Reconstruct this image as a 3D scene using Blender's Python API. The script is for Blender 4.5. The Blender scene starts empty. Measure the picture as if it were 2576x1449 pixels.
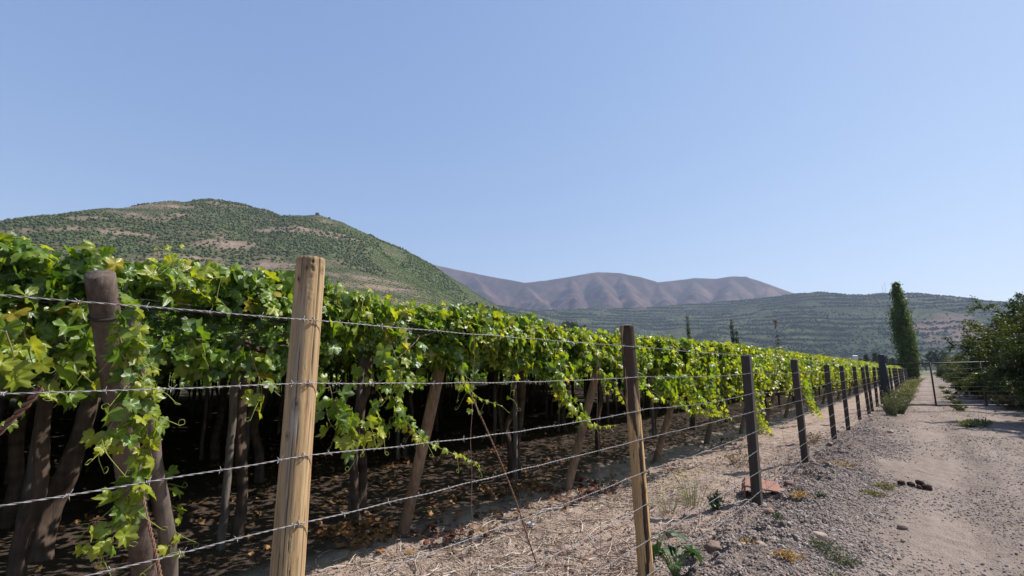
import bpy, math, random
import numpy as np
from mathutils import Vector
np.seterr(over="ignore"); random.seed(7); R = np.random.default_rng(11)
S = bpy.context.scene; C = S.collection
PI = math.pi
# ------------------------------------------------------------------ camera model (photo pixels, 2576 wide)
F = 1180.; H = 1.5
PITCH = math.atan(205.5/F); YAW = math.radians(40.88)
FW = np.array([-math.sin(YAW)*math.cos(PITCH), math.cos(YAW)*math.cos(PITCH), math.sin(PITCH)])
RT = np.array([math.cos(YAW), math.sin(YAW), 0.]); UP = np.cross(RT, FW); EYE = np.array([0., 0., H])
def ray(px, py): return FW*F + RT*(px-1288) + UP*(724.5-py)
def gnd(px, py, z=0.):
    d = ray(px, py); return EYE + d*((z-H)/d[2])
def atx(px, py, x):
    d = ray(px, py); return EYE + d*(x/d[0])
def atr(px, py, r):
    d = ray(px, py); return EYE + d*(r/math.hypot(d[0], d[1]))
SUN_AZ = math.atan2(.58, .815); SUN_EL = math.radians(50)
SUN = np.array([math.sin(SUN_AZ)*math.cos(SUN_EL), math.cos(SUN_AZ)*math.cos(SUN_EL), math.sin(SUN_EL)])

# ------------------------------------------------------------------ noise
def _h(ix, iy, iz, seed):
    n = (ix.astype(np.int64)*374761393 + iy.astype(np.int64)*668265263 + iz.astype(np.int64)*2147483647 + seed*974634777) & 0xffffffff
    n = ((n ^ (n >> 13))*1274126177) & 0xffffffff
    n = ((n ^ (n >> 16))*2246822519) & 0xffffffff
    return ((n ^ (n >> 15)) & 0xffffff)/float(0xffffff)
def noise(x, y, z=0., seed=0):
    x, y, z = np.broadcast_arrays(np.asarray(x, float), np.asarray(y, float), np.asarray(z, float))
    ix, iy, iz = np.floor(x), np.floor(y), np.floor(z)
    fx, fy, fz = x-ix, y-iy, z-iz
    sx, sy, sz = (t*t*(3-2*t) for t in (fx, fy, fz))
    out = 0
    for dx in (0, 1):
        for dy in (0, 1):
            for dz in (0, 1):
                w = (sx if dx else 1-sx)*(sy if dy else 1-sy)*(sz if dz else 1-sz)
                out = out + w*_h(ix+dx, iy+dy, iz+dz, seed)
    return out
def fbm(x, y, z=0., oct=4, seed=0):
    a, s, t = 1., 0., 0.
    for i in range(oct):
        s = s + a*noise(x*2**i, y*2**i, np.asarray(z)*2**i, seed+i); t += a; a *= .5
    return s/t
def sstep(a, b, x):
    t = np.clip((x-a)/(b-a), 0, 1); return t*t*(3-2*t)

# ------------------------------------------------------------------ mesh building
class MB:
    def __init__(s): s.v = []; s.t = []; s.q = []; s.c = []; s.n = 0
    def add(s, v, tris=None, quads=None, col=(1, 1, 1)):
        v = np.asarray(v, float).reshape(-1, 3)
        if tris is not None and len(tris): s.t.append(np.asarray(tris, np.int64).reshape(-1, 3)+s.n)
        if quads is not None and len(quads): s.q.append(np.asarray(quads, np.int64).reshape(-1, 4)+s.n)
        c = np.asarray(col, float)
        s.c.append(np.broadcast_to(c, (len(v), 3)) if c.ndim == 1 else c)
        s.v.append(v); s.n += len(v)
    def mesh(s, name, mat, smooth=True):
        V = np.concatenate(s.v); Cc = np.concatenate(s.c)
        T = np.concatenate(s.t) if s.t else np.zeros((0, 3), np.int64)
        Q = np.concatenate(s.q) if s.q else np.zeros((0, 4), np.int64)
        me = bpy.data.meshes.new(name)
        nl = len(T)*3+len(Q)*4; nf = len(T)+len(Q)
        me.vertices.add(len(V)); me.loops.add(nl); me.polygons.add(nf)
        me.vertices.foreach_set('co', V.astype(np.float32).ravel())
        me.loops.foreach_set('vertex_index', np.concatenate([T.ravel(), Q.ravel()]).astype(np.int32))
        ls = np.concatenate([np.arange(len(T))*3, len(T)*3+np.arange(len(Q))*4])
        me.polygons.foreach_set('loop_start', ls.astype(np.int32))
        me.polygons.foreach_set('use_smooth', np.full(nf, smooth))
        a = me.color_attributes.new('col', 'FLOAT_COLOR', 'POINT')
        a.data.foreach_set('color', np.concatenate([Cc, np.ones((len(V), 1))], 1).astype(np.float32).ravel())
        if mat: me.materials.append(mat)
        me.update(); me.validate()
        return me
    def build(s, name, mat, parent=None, smooth=True, loc=None):
        o = bpy.data.objects.new(name, s.mesh(name, mat, smooth)); C.objects.link(o)
        if parent: o.parent = parent
        if loc is not None: o.location = loc
        return o
def two_mats(name, a, ma, b_, mb_):
    m = MB(); cnt = []
    for s in (a, b_):
        base = m.n; m.v += s.v; m.c += s.c; m.t += [t+base for t in s.t]; m.q += [q+base for q in s.q]; m.n += s.n
        cnt.append((sum(len(t) for t in s.t), sum(len(q) for q in s.q)))
    me = m.mesh(name, ma); me.materials.append(mb_)
    idx = np.concatenate([np.full(cnt[0][0], 0), np.full(cnt[1][0], 1), np.full(cnt[0][1], 0), np.full(cnt[1][1], 1)])
    if len(idx) == len(me.polygons): me.polygons.foreach_set('material_index', idx.astype(np.int32))
    me.update(); return me
def grid_quads(nu, nv, wrap=False):
    i = np.arange(nu-1 if not wrap else nu)[:, None]; j = np.arange(nv-1)[None, :]
    i2 = (i+1) % nu
    return np.stack(np.broadcast_arrays(i*nv+j, i2*nv+j, i2*nv+j+1, i*nv+j+1), -1).reshape(-1, 4)
def frames(P):
    T = np.gradient(P, axis=0); T /= np.linalg.norm(T, axis=1)[:, None]+1e-12
    u = np.cross(T[0], [0, 0, 1.] if abs(T[0][2]) < .9 else [1., 0, 0]); u /= np.linalg.norm(u)
    U = [u]
    for t in T[1:]:
        u = U[-1]-t*np.dot(U[-1], t); U.append(u/(np.linalg.norm(u)+1e-12))
    U = np.array(U); return T, U, np.cross(T, U)
def tube(mb, P, r, sides=6, col=(1, 1, 1), cap=True, rfun=None):
    P = np.asarray(P, float); n = len(P); r = np.broadcast_to(np.asarray(r, float), (n,))
    T, U, W = frames(P)
    a = np.arange(sides)*2*PI/sides
    rr = r[None, :]*np.ones((sides, 1))
    if rfun is not None: rr = rr*rfun(a[:, None], np.arange(n)[None, :]/max(n-1, 1))
    V = P[None]+rr[..., None]*(np.cos(a)[:, None, None]*U[None]+np.sin(a)[:, None, None]*W[None])
    Q = grid_quads(sides, n, True)
    V = V.reshape(-1, 3)
    if np.ndim(col) == 2: col = np.tile(np.asarray(col), (sides, 1))
    tr = []
    if cap:
        k = len(V); V = np.concatenate([V, P[:1], P[-1:]])
        for i in range(sides):
            j = (i+1) % sides
            tr += [(k, j*n, i*n), (k+1, i*n+n-1, j*n+n-1)]
        if np.ndim(col) == 2: col = np.concatenate([col, col[:1], col[-1:]])
    mb.add(V, tr, Q, col)
def curve(pts, n=30):
    """Catmull-Rom through pts"""
    P = np.asarray(pts, float)
    if len(P) == 2: P = np.array([P[0], (P[0]+P[1])/2, P[1]])
    Q = np.concatenate([2*P[:1]-P[1:2], P, 2*P[-1:]-P[-2:-1]])
    t = np.linspace(0, len(P)-1-1e-9, n); i = t.astype(int); f = (t-i)[:, None]
    a, b, c, d = Q[i], Q[i+1], Q[i+2], Q[i+3]
    return .5*((2*b)+(-a+c)*f+(2*a-5*b+4*c-d)*f**2+(-a+3*b-3*c+d)*f**3)
def box(mb, lo, hi, col=(1, 1, 1), bev=0.):
    lo, hi = np.array(lo, float), np.array(hi, float)
    if bev <= 0:
        v = [(x, y, z) for x in (lo[0], hi[0]) for y in (lo[1], hi[1]) for z in (lo[2], hi[2])]
        mb.add(v, None, [(0, 1, 3, 2), (4, 6, 7, 5), (0, 4, 5, 1), (2, 3, 7, 6), (0, 2, 6, 4), (1, 5, 7, 3)], col); return
    # vertical chamfered column
    x0, y0, x1, y1 = lo[0], lo[1], hi[0], hi[1]; b = bev
    ring = [(x0+b, y0), (x1-b, y0), (x1, y0+b), (x1, y1-b), (x1-b, y1), (x0+b, y1), (x0, y1-b), (x0, y0+b)]
    zs = [lo[2], hi[2]-b, hi[2]]
    V = []
    cx, cy = (x0+x1)/2, (y0+y1)/2
    for k, z in enumerate(zs):
        f = 1 if k < 2 else 1-2*b/max(x1-x0, y1-y0)
        V += [(cx+(x-cx)*f, cy+(y-cy)*f, z) for x, y in ring]
    Q = [(k*8+i, k*8+(i+1) % 8, k*8+8+(i+1) % 8, k*8+8+i) for k in range(2) for i in range(8)]
    V += [(cx, cy, hi[2])]
    mb.add(V, [(16+i, 16+(i+1) % 8, 24) for i in range(8)], Q, col)
def rock(mb, p, s, col, flat=.6, n=2, seed=0):
    """irregular stone: subdivided cube-sphere, jittered"""
    g = np.linspace(-1, 1, 2*n+1); m = 2*n+1
    V = []; Q = []
    for ax in range(3):
        for sg in (-1, 1):
            a, b = np.meshgrid(g, g, indexing='ij'); v = np.zeros((m, m, 3)); v[..., ax] = sg; v[..., (ax+1) % 3] = a; v[..., (ax+2) % 3] = b*sg
            Q.append(grid_quads(m, m)+len(V)*m*m); V.append(v.reshape(-1, 3))
    V = np.concatenate(V); V /= (np.abs(V)**2.6).sum(1)[:, None]**(1/2.6)
    r = .62+.8*fbm(V[:, 0]*1.5+seed*7.1, V[:, 1]*1.5+5, V[:, 2]*1.5, 4, seed)
    V = V*r[:, None]*np.array([1, .75, flat])*s
    a = seed*2.4; ca, sa = math.cos(a), math.sin(a)
    V = np.stack([V[:, 0]*ca-V[:, 1]*sa, V[:, 0]*sa+V[:, 1]*ca, V[:, 2]], 1)+np.asarray(p)
    mb.add(V, None, np.concatenate(Q), col)

def nrm(a): return a/(np.linalg.norm(a, axis=-1, keepdims=True)+1e-9)
# ------------------------------------------------------------------ tagging
def tag(o, label=None, cat=None, group=None, kind=None):
    if label: o['label'] = label
    if cat: o['category'] = cat
    if group: o['group'] = group
    if kind: o['kind'] = kind
    return o
def empty(name, loc=(0, 0, 0), rz=0., label=None, cat=None, group=None):
    o = bpy.data.objects.new(name, None); C.objects.link(o); o.location = loc; o.rotation_euler = (0, 0, rz)
    o.empty_display_size = .1
    return tag(o, label, cat, group)
def child(name, mesh, parent):
    o = bpy.data.objects.new(name, mesh); C.objects.link(o); o.parent = parent; return o

# ------------------------------------------------------------------ materials
def M(name):
    m = bpy.data.materials.new(name); m.use_nodes = True
    nt = m.node_tree; b = nt.nodes['Principled BSDF']; return m, nt, b
def N(nt, t, **k):
    n = nt.nodes.new(t)
    for a, v in k.items():
        if a.startswith('i_'): n.inputs[a[2:].replace('_', ' ')].default_value = v
        else: setattr(n, a, v)
    return n
def mixc(nt, f, a, b, mode='MIX'):
    n = nt.nodes.new('ShaderNodeMix'); n.data_type = 'RGBA'; n.blend_type = mode
    for k, s in ((0, f), (6, a), (7, b)):
        if isinstance(s, (int, float)): n.inputs[k].default_value = s
        elif isinstance(s, tuple): n.inputs[k].default_value = s if len(s) == 4 else s+(1,)
        else: nt.links.new(s, n.inputs[k])
    return n.outputs[2]
def ramp(nt, fac, stops):
    n = nt.nodes.new('ShaderNodeValToRGB'); e = n.color_ramp.elements
    while len(e) > 1: e.remove(e[-1])
    e[0].position = stops[0][0]; e[0].color = stops[0][1]+(1,)
    for p, c in stops[1:]:
        x = e.new(p); x.color = c+(1,)
    nt.links.new(fac, n.inputs[0]); return n.outputs[0]
def maprange(nt, v, a, b, c=0., d=1.):
    n = nt.nodes.new('ShaderNodeMapRange'); n.inputs[1].default_value = a; n.inputs[2].default_value = b; n.inputs[3].default_value = c; n.inputs[4].default_value = d
    nt.links.new(v, n.inputs[0]); return n.outputs[0]
def math_(nt, op, a, b=0.):
    n = nt.nodes.new('ShaderNodeMath'); n.operation = op
    for k, s in ((0, a), (1, b)):
        if isinstance(s, (int, float)): n.inputs[k].default_value = s
        else: nt.links.new(s, n.inputs[k])
    return n.outputs[0]
def bump(nt, b, h, strength=.3, dist=.01):
    n = N(nt, 'ShaderNodeBump'); n.inputs['Strength'].default_value = strength; n.inputs['Distance'].default_value = dist
    nt.links.new(h, n.inputs['Height']); nt.links.new(n.outputs[0], b.inputs['Normal'])
def noise_n(nt, scale, detail=4, rough=.6, vec=None, mapscale=None):
    t = N(nt, 'ShaderNodeTexNoise'); t.inputs['Scale'].default_value = scale; t.inputs['Detail'].default_value = detail; t.inputs['Roughness'].default_value = rough
    tc = N(nt, 'ShaderNodeTexCoord'); v = tc.outputs['Object'] if vec is None else vec
    if mapscale:
        mp = N(nt, 'ShaderNodeMapping'); mp.inputs['Scale'].default_value = mapscale; nt.links.new(v, mp.inputs[0]); v = mp.outputs[0]
    nt.links.new(v, t.inputs['Vector']); return t.outputs['Fac']
def mat_attr(name, rough=.85, spec=.3, nscale=40., namt=.35, bstr=.3, bdist=.004, mapscale=None, metal=0.):
    m, nt, b = M(name)
    at = N(nt, 'ShaderNodeAttribute'); at.attribute_name = 'col'
    nz = noise_n(nt, nscale, 5, .65, mapscale=mapscale)
    v = maprange(nt, nz, .25, .75, 1-namt, 1+namt)
    mul = mixc(nt, 1., at.outputs['Color'], v, 'MULTIPLY')
    nt.links.new(mul, b.inputs['Base Color'])
    b.inputs['Roughness'].default_value = rough; b.inputs['Specular IOR Level'].default_value = spec; b.inputs['Metallic'].default_value = metal
    if bstr: bump(nt, b, nz, bstr, bdist)
    return m
def mat_leaf(name, trans=.4, rough=.36, tcol=(1.9, 1.75, .55), back=.35, spec=.5):
    m, nt, b = M(name)
    at = N(nt, 'ShaderNodeAttribute'); at.attribute_name = 'col'
    geo = N(nt, 'ShaderNodeNewGeometry')
    pale = mixc(nt, back, at.outputs['Color'], (.14, .19, .09))
    col = mixc(nt, geo.outputs['Backfacing'], at.outputs['Color'], pale)
    nt.links.new(col, b.inputs['Base Color']); b.inputs['Roughness'].default_value = rough; b.inputs['Specular IOR Level'].default_value = spec
    nz = noise_n(nt, 60., 2, .5); bump(nt, b, nz, .35, .006)
    tr = N(nt, 'ShaderNodeBsdfTranslucent')
    tc = mixc(nt, 1., at.outputs['Color'], tcol, 'MULTIPLY'); nt.links.new(tc, tr.inputs['Color'])
    mx = N(nt, 'ShaderNodeMixShader'); mx.inputs[0].default_value = trans
    nt.links.new(b.outputs[0], mx.inputs[1]); nt.links.new(tr.outputs[0], mx.inputs[2])
    nt.links.new(mx.outputs[0], nt.nodes['Material Output'].inputs['Surface'])
    return m
m_leaf = mat_leaf('vine_leaf', .46, .40, spec=.65)
m_tree = mat_leaf('tree_leaf', .3, .5, (1.3, 1.3, .6), .1, .35)
m_bush = mat_leaf('bush_leaf', .28, .5, (1.35, 1.4, .45), .1, .3)
m_weed = mat_leaf('weed_leaf', .3, .5, (1.3, 1.3, .6), .2, .3)
m_dry = mat_leaf('dry_leaf', .25, .7, (1.4, 1.1, .7), .1, .2)
m_cane = mat_attr('green_cane', .5, .4, 30, .2, .1)
m_bark = mat_attr('vine_bark', .95, .1, 18., .45, .9, .012, (1, 1, .15))
m_post = mat_attr('post_wood', .82, .22, 60., .22, .5, .003, (1, 1, .08))
m_log = mat_attr('weathered_log', .92, .12, 26., .55, .9, .012, (1, 1, .14))
m_dark = mat_attr('dark_post_wood', .85, .2, 40., .35, .5, .004, (1, 1, .08))
m_wire = mat_attr('barbed_wire_steel', .5, .5, 60., .3, 0, metal=.35)
m_rust = mat_attr('rusty_wire', .8, .3, 60., .4, 0)
m_stone = mat_attr('stone', .9, .25, 30., .25, .4, .006)
m_peb = mat_attr('pebbles', .9, .25, 90., .25, 0)
m_twig = mat_attr('dry_twigs', .85, .2, 60., .3, 0)
m_metal = mat_attr('gate_paint', .55, .4, 30., .2, .05)
m_clay = mat_attr('fired_clay', .9, .2, 60., .2, .3, .003)
m_plas = mat_attr('plastic', .4, .5, 30., .1, 0)
m_wall = mat_attr('plaster', .9, .2, 3., .1, 0)
m_scrub = mat_attr('hill_scrub', .95, .1, .15, .3, 0)

# ------------------------------------------------------------------ ground
FX = -1.6   # fence line
def gz(x, y):
    x = np.asarray(x, float); y = np.asarray(y, float)
    nearf = sstep(140, 60, np.hypot(x, y))
    z = np.where(x < FX, -.07*sstep(FX-.15, FX-.7, x), 0.)
    bm = np.exp(-((x+1.12)/.36)**2)*sstep(24, 16, y)
    z = z + bm*(.05+.11*fbm(x*1.3, y*.7, 0, 3, 5))
    z = z + (fbm(x*.55, y*.4, 0, 3, 9)-.5)*.10
    z = z + (fbm(x*4, y*4, 0, 3, 21)-.5)*.045
    z = z + (fbm(x*9, y*9, 0, 3, 33)-.5)*.05*sstep(-.5, -.9, x)*sstep(-5, -3.6, x)*sstep(30, 12, np.hypot(x, y)) + (fbm(x*17, y*17, 0, 2, 31)-.5)*.024*sstep(30, 12, np.hypot(x, y))
    cl = sstep(.52, .66, fbm(x*7, y*7, 3, 2, 44))*np.exp(-((x+1.35)/.42)**2)*sstep(16, 9, y)
    z = z + cl*.055
    z = z-.035*np.exp(-((x-.15+.12*np.sin(y*.4))/.28)**2)-.03*np.exp(-((x-1.75+.1*np.sin(y*.33))/.28)**2)
    z = z+.12*sstep(2.5, 3.9, x)
    z = z+.05*np.exp(-((x+4.0)/.5)**2)*fbm(x*2, y*2, 0, 2, 71)
    return z*nearf
def axis(lo, hi, d, far, g=1.13):
    a = list(np.arange(lo, hi+1e-6, d)); s = d
    while a[-1] < far[1]: s *= g; a.append(a[-1]+s)
    s = d
    while a[0] > far[0]: s *= g; a.insert(0, a[0]-s)
    return np.array(a)
xs = axis(-5.2, 2.6, .032, (-6000, 6000), 1.09); ys = axis(1.2, 11.5, .036, (-6000, 6000), 1.05)
i0 = int(np.argmin(abs(xs+.82))); i1 = int(np.argmin(abs(xs-2.45)))
m_gr, nt, b = M('soil_and_gravel')
tc = N(nt, 'ShaderNodeTexCoord'); P = tc.outputs['Object']
sep = N(nt, 'ShaderNodeSeparateXYZ'); nt.links.new(P, sep.inputs[0])
nb = noise_n(nt, .9, 5, .6, P); nm = noise_n(nt, 5., 6, .7, P); nf = noise_n(nt, 38., 4, .7, P)
wob = math_(nt, 'ADD', sep.outputs[0], math_(nt, 'MULTIPLY', math_(nt, 'SUBTRACT', nb, .5), 1.1))
soil = ramp(nt, nm, [(.25, (.19, .135, .108)), (.45, (.285, .212, .172)), (.62, (.345, .265, .22)), (.8, (.385, .305, .255))])
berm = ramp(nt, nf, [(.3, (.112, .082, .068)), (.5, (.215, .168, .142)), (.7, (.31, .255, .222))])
roadc = ramp(nt, nm, [(.25, (.17, .128, .104)), (.5, (.235, .184, .153)), (.75, (.295, .236, .2))])
vor = N(nt, 'ShaderNodeTexVoronoi'); vor.inputs['Scale'].default_value = 55.; nt.links.new(P, vor.inputs['Vector'])
vor2 = N(nt, 'ShaderNodeTexVoronoi'); vor2.inputs['Scale'].default_value = 110.; nt.links.new(P, vor2.inputs['Vector'])
peb = maprange(nt, vor2.outputs['Distance'], .15, .55, 1.12, .72)
grit = mixc(nt, .8, (1, 1, 1), peb, 'MULTIPLY')
roadc = mixc(nt, .75, roadc, mixc(nt, 1., roadc, peb, 'MULTIPLY'))
berm = mixc(nt, 1., berm, maprange(nt, vor.outputs['Distance'], .1, .6, 1.2, .6), 'MULTIPLY')
track = noise_n(nt, 1.6, 4, .6, P, (1, .16, 1))
roadc = mixc(nt, maprange(nt, track, .45, .66, 0., .55), roadc, (.295, .238, .2))
for xc_ in (-.12, 1.62):   # the two compacted, dusty wheel tracks
    wd = math_(nt, 'ABSOLUTE', math_(nt, 'SUBTRACT', math_(nt, 'ADD', sep.outputs[0], math_(nt, 'MULTIPLY', math_(nt, 'SUBTRACT', nb, .5), .35)), xc_))
    roadc = mixc(nt, maprange(nt, wd, .5, .1, 0., .28), roadc, (.29, .232, .195))
f1 = maprange(nt, wob, -1.75, -1.5, 0., 1.)
litter = ramp(nt, nf, [(.3, (.022, .015, .011)), (.55, (.045, .03, .022)), (.75, (.12, .08, .055))])  # leaf litter, with the deep shade under the canopy painted into its near-black colour
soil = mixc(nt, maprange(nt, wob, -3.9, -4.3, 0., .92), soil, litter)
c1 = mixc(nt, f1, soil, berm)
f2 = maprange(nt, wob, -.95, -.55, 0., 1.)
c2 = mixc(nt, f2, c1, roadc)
verge = ramp(nt, nm, [(.3, (.10, .09, .045)), (.55, (.17, .14, .09)), (.75, (.25, .2, .15))])
f3 = maprange(nt, wob, 2.0, 2.7, 0., 1.)
c3 = mixc(nt, f3, c2, verge)
field = ramp(nt, noise_n(nt, .02, 5, .6, P), [(.35, (.06, .075, .03)), (.5, (.13, .125, .07)), (.62, (.2, .17, .12))])
fx1 = maprange(nt, sep.outputs[1], 130, 170, 0., 1.); c4 = mixc(nt, fx1, c3, field)
fx2 = maprange(nt, sep.outputs[0], -70, -90, 0., 1.); c4 = mixc(nt, fx2, c4, field)
fx3 = maprange(nt, sep.outputs[0], 8, 14, 0., 1.); c4 = mixc(nt, fx3, c4, field)
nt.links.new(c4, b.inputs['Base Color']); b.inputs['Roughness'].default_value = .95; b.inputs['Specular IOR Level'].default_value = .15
hsum = math_(nt, 'ADD', math_(nt, 'MULTIPLY', nf, .8), math_(nt, 'MULTIPLY', vor.outputs['Distance'], -.9))
hsum = math_(nt, 'ADD', hsum, math_(nt, 'MULTIPLY', vor2.outputs['Distance'], -.5))
bump(nt, b, hsum, .75, .016)
def sheet(name, a, bnd):
    X, Y = np.meshgrid(xs[a:bnd+1], ys, indexing='ij')
    mb = MB(); mb.add(np.stack([X, Y, gz(X, Y)], -1).reshape(-1, 3), None, grid_quads(*X.shape)); return mb
g = MB()
for a, bnd in ((0, i0), (i1, len(xs)-1)):
    s = sheet('g', a, bnd); g.add(s.v[0], None, s.q[0])
def true_normals(o):   # shade both sheets from the terrain itself so that no seam shows where they meet
    me = o.data; co = np.empty(len(me.vertices)*3, np.float32); me.vertices.foreach_get('co', co); co = co.reshape(-1, 3).astype(float)
    e_ = np.where(np.hypot(co[:, 0], co[:, 1]) < 40, .02, .3)
    nx = (gz(co[:, 0]-e_, co[:, 1])-gz(co[:, 0]+e_, co[:, 1]))/(2*e_); ny = (gz(co[:, 0], co[:, 1]-e_)-gz(co[:, 0], co[:, 1]+e_))/(2*e_)
    me.normals_split_custom_set_from_vertices(nrm(np.stack([nx, ny, np.ones(len(co))], 1)).tolist()); return o
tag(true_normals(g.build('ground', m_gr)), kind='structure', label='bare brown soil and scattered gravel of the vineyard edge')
tag(true_normals(sheet('road', i0, i1).build('road', m_gr)), kind='structure', label='pale dusty gravel track running to the gate')

# ------------------------------------------------------------------ gravel, twigs, fallen leaves (uncountable)
def ico():
    t = (1+5**.5)/2
    v = np.array([(-1, t, 0), (1, t, 0), (-1, -t, 0), (1, -t, 0), (0, -1, t), (0, 1, t), (0, -1, -t), (0, 1, -t), (t, 0, -1), (t, 0, 1), (-t, 0, -1), (-t, 0, 1)])/math.hypot(1, t)
    f = np.array([(0, 11, 5), (0, 5, 1), (0, 1, 7), (0, 7, 10), (0, 10, 11), (1, 5, 9), (5, 11, 4), (11, 10, 2), (10, 7, 6), (7, 1, 8), (3, 9, 4), (3, 4, 2), (3, 2, 6), (3, 6, 8), (3, 8, 9), (4, 9, 5), (2, 4, 11), (6, 2, 10), (8, 6, 7), (9, 8, 1)])
    return v, f
IV, IF = ico()
def scatter_blobs(mb, P, s, col, flat=(.55, .9), jit=.25, rng=R):
    n = len(P)
    V = IV[None]*(1+rng.uniform(-jit, jit, (n, 12, 1)))
    sc = np.stack([np.ones(n), rng.uniform(.6, 1, n), rng.uniform(*flat, n)], 1)*s[:, None]
    V = V*sc[:, None]
    a = rng.uniform(0, 2*PI, n); ca, sa = np.cos(a)[:, None], np.sin(a)[:, None]
    V = np.stack([V[..., 0]*ca-V[..., 1]*sa, V[..., 0]*sa+V[..., 1]*ca, V[..., 2]], -1)+P[:, None]
    mb.add(V.reshape(-1, 3), (IF[None]+12*np.arange(n)[:, None, None]).reshape(-1, 3), None, np.repeat(col, 12, 0))
def pebble_cols(n):
    base = np.array([(.2, .162, .14), (.26, .212, .185), (.33, .28, .25), (.15, .115, .1), (.27, .19, .155), (.4, .35, .315)])
    return base[R.choice(6, n, p=[.25, .27, .2, .13, .1, .05])]*R.uniform(.8, 1.2, (n, 1))
def grav(n, x0, x1, y0, y1, smin, smax, power=3., xbias=None):
    x = R.uniform(x0, x1, n) if xbias is None else R.normal(xbias[0], xbias[1], n)
    y = y0+(y1-y0)*R.uniform(0, 1, n)**1.6
    x = np.where((x < x0) | (x > x1), R.uniform(x0, x1, len(x)), x); wheel = np.exp(-((x+.12-.1*np.sin(y*.35))/.36)**2)+np.exp(-((x-1.62-.1*np.sin(y*.33))/.32)**2)
    keep = noise(x*1.7, y*1.2, 0, 55)-.2*wheel > R.uniform(.05, .75, n); x, y = x[keep], y[keep]
    s = smin+(smax-smin)*R.uniform(0, 1, len(x))**power
    return np.stack([x, y, gz(x, y)+s*.2], 1), s
mb = MB()
for args in ((46000, -2.1, -.35, 2.6, 14, .005, .018, 2.6, (-1.15, .38)), (52000, -.9, 3.2, 3.4, 15, .004, .015, 3.), (500, -.9, 3.2, 3.4, 18, .010, .022, 3.), (14000, -3.8, -1.5, 1.8, 11, .004, .016, 3.),
             (260, -1.9, -.6, 3., 16, .02, .045, 2.5, (-1.3, .22)), (6000, -2, 3, 14, 40, .01, .03, 3.)):
    p, s = grav(*args); scatter_blobs(mb, p, s, pebble_cols(len(p)))
tag(mb.build('gravel', m_peb, smooth=False), 'loose grey and pinkish gravel over the berm and track', 'gravel', kind='stuff')

def twig_stuff(mb, n, x0, x1, y0, y1, lmin, lmax, rmin, rmax, patch=60, thr=.45, cols=None):
    cols = cols or [(.35, .275, .225), (.25, .18, .145), (.13, .09, .072), (.45, .375, .32), (.2, .135, .105)]
    for _ in range(n):
        x = R.uniform(x0, x1); y = y0+(y1-y0)*R.uniform()**1.4
        if noise(x*1.4, y*1.1, 0, patch) < thr+R.uniform(-.18, .18): continue
        L = lmin+(lmax-lmin)*R.uniform()**2; a = R.uniform(0, PI)
        bend = R.normal(0, .22); k = 4
        t = np.linspace(-.5, .5, k)
        ang = a+bend*t*4
        px = x+np.cumsum(np.cos(ang))*L/k; py = y+np.cumsum(np.sin(ang))*L/k
        r = R.uniform(rmin, rmax)
        pz = gz(px, py)+r+np.abs(R.normal(0, .010, k))+R.uniform(0, .018)
        tube(mb, np.stack([px, py, pz], 1), [r, r, r*.9, r*.5], 4, np.array(cols[R.integers(len(cols))])*R.uniform(.8, 1.2), False)
mb = MB()
twig_stuff(mb, 2600, -3.9, -1.75, 1.7, 6.5, .05, .3, .0014, .0038)
twig_stuff(mb, 1800, -3.9, -1.75, 5, 13, .06, .25, .0018, .004)
twig_stuff(mb, 1500, -3.4, -1.9, 2.2, 5.0, .05, .25, .001, .0028, 61, .36)
twig_stuff(mb, 700, -3.7, -1.8, 2.0, 6.0, .15, .6, .0028, .0055, 63, .42, [(.42, .35, .29), (.3, .22, .17), (.16, .11, .085), (.5, .43, .37)])
tag(mb.build('dry_twigs', m_twig), 'litter of broken dry vine twigs and straw on the soil strip', 'twigs', kind='stuff')

# ------------------------------------------------------------------ leaves
def leaf_template(kind=0, fine=True):
    if fine:
        h = [(0, .66), (8, .53), (15, .54), (24, .40), (31, .40), (41, .54), (51, .61), (59, .50), (68, .50), (79, .41), (92, .50), (107, .56), (117, .48), (132, .50), (150, .40), (166, .2)]
    else:
        h = [(0, .65), (27, .41), (51, .6), (79, .42), (108, .54), (150, .38)]
    ang = [(-a, r) for a, r in h[:0:-1]]+h
    A = np.radians([a for a, r in ang]); r = np.array([q for a, q in ang])
    O = np.stack([np.sin(A)*r, np.cos(A)*r], 1)
    def z(xy, rr, a):
        x, y = xy[:, 0], xy[:, 1]; d = np.hypot(x, y)
        if kind == 0: return .28*np.abs(x)-.55*d**2+.05*np.sin(5*a)*d/.5
        if kind == 1: return -.75*d**2+.06*np.sin(4*a+1)*d/.5-.1*np.abs(x)
        if kind == 2: return .5*np.abs(x)-.5*y*np.abs(y)+.06*np.sin(6*a)*d/.5
        return .12*x-.5*y**2*np.sign(y)*.9+.25*x*x+.05*np.sin(3*a)
    n = len(A)
    if fine:
        I = O*.52
        xy = np.concatenate([[[0, 0]], I, O]); aa = np.concatenate([[0], A, A])
        V = np.concatenate([xy, z(xy, None, aa)[:, None]], 1)
        V[1:n+1, 2] += .012*np.cos(A*10)
        T = [(0, 1+i+1, 1+i) for i in range(n-1)]
        Q = [(1+i, 1+i+1, 1+n+i+1, 1+n+i) for i in range(n-1)]
        sh = np.concatenate([[1.2], np.full(n, 1.0), np.full(n, .93)])
    else:
        xy = np.concatenate([[[0, 0]], O]); aa = np.concatenate([[0], A])
        V = np.concatenate([xy, z(xy, None, aa)[:, None]], 1)
        T = [(0, 1+i+1, 1+i) for i in range(n-1)]; Q = []
        sh = np.concatenate([[1.12], np.full(n, .97)])
    return V, np.array(T), np.array(Q).reshape(-1, 4), sh
LF = [leaf_template(k, True) for k in range(4)]; LC = [leaf_template(k, False) for k in range(4)]
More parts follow.
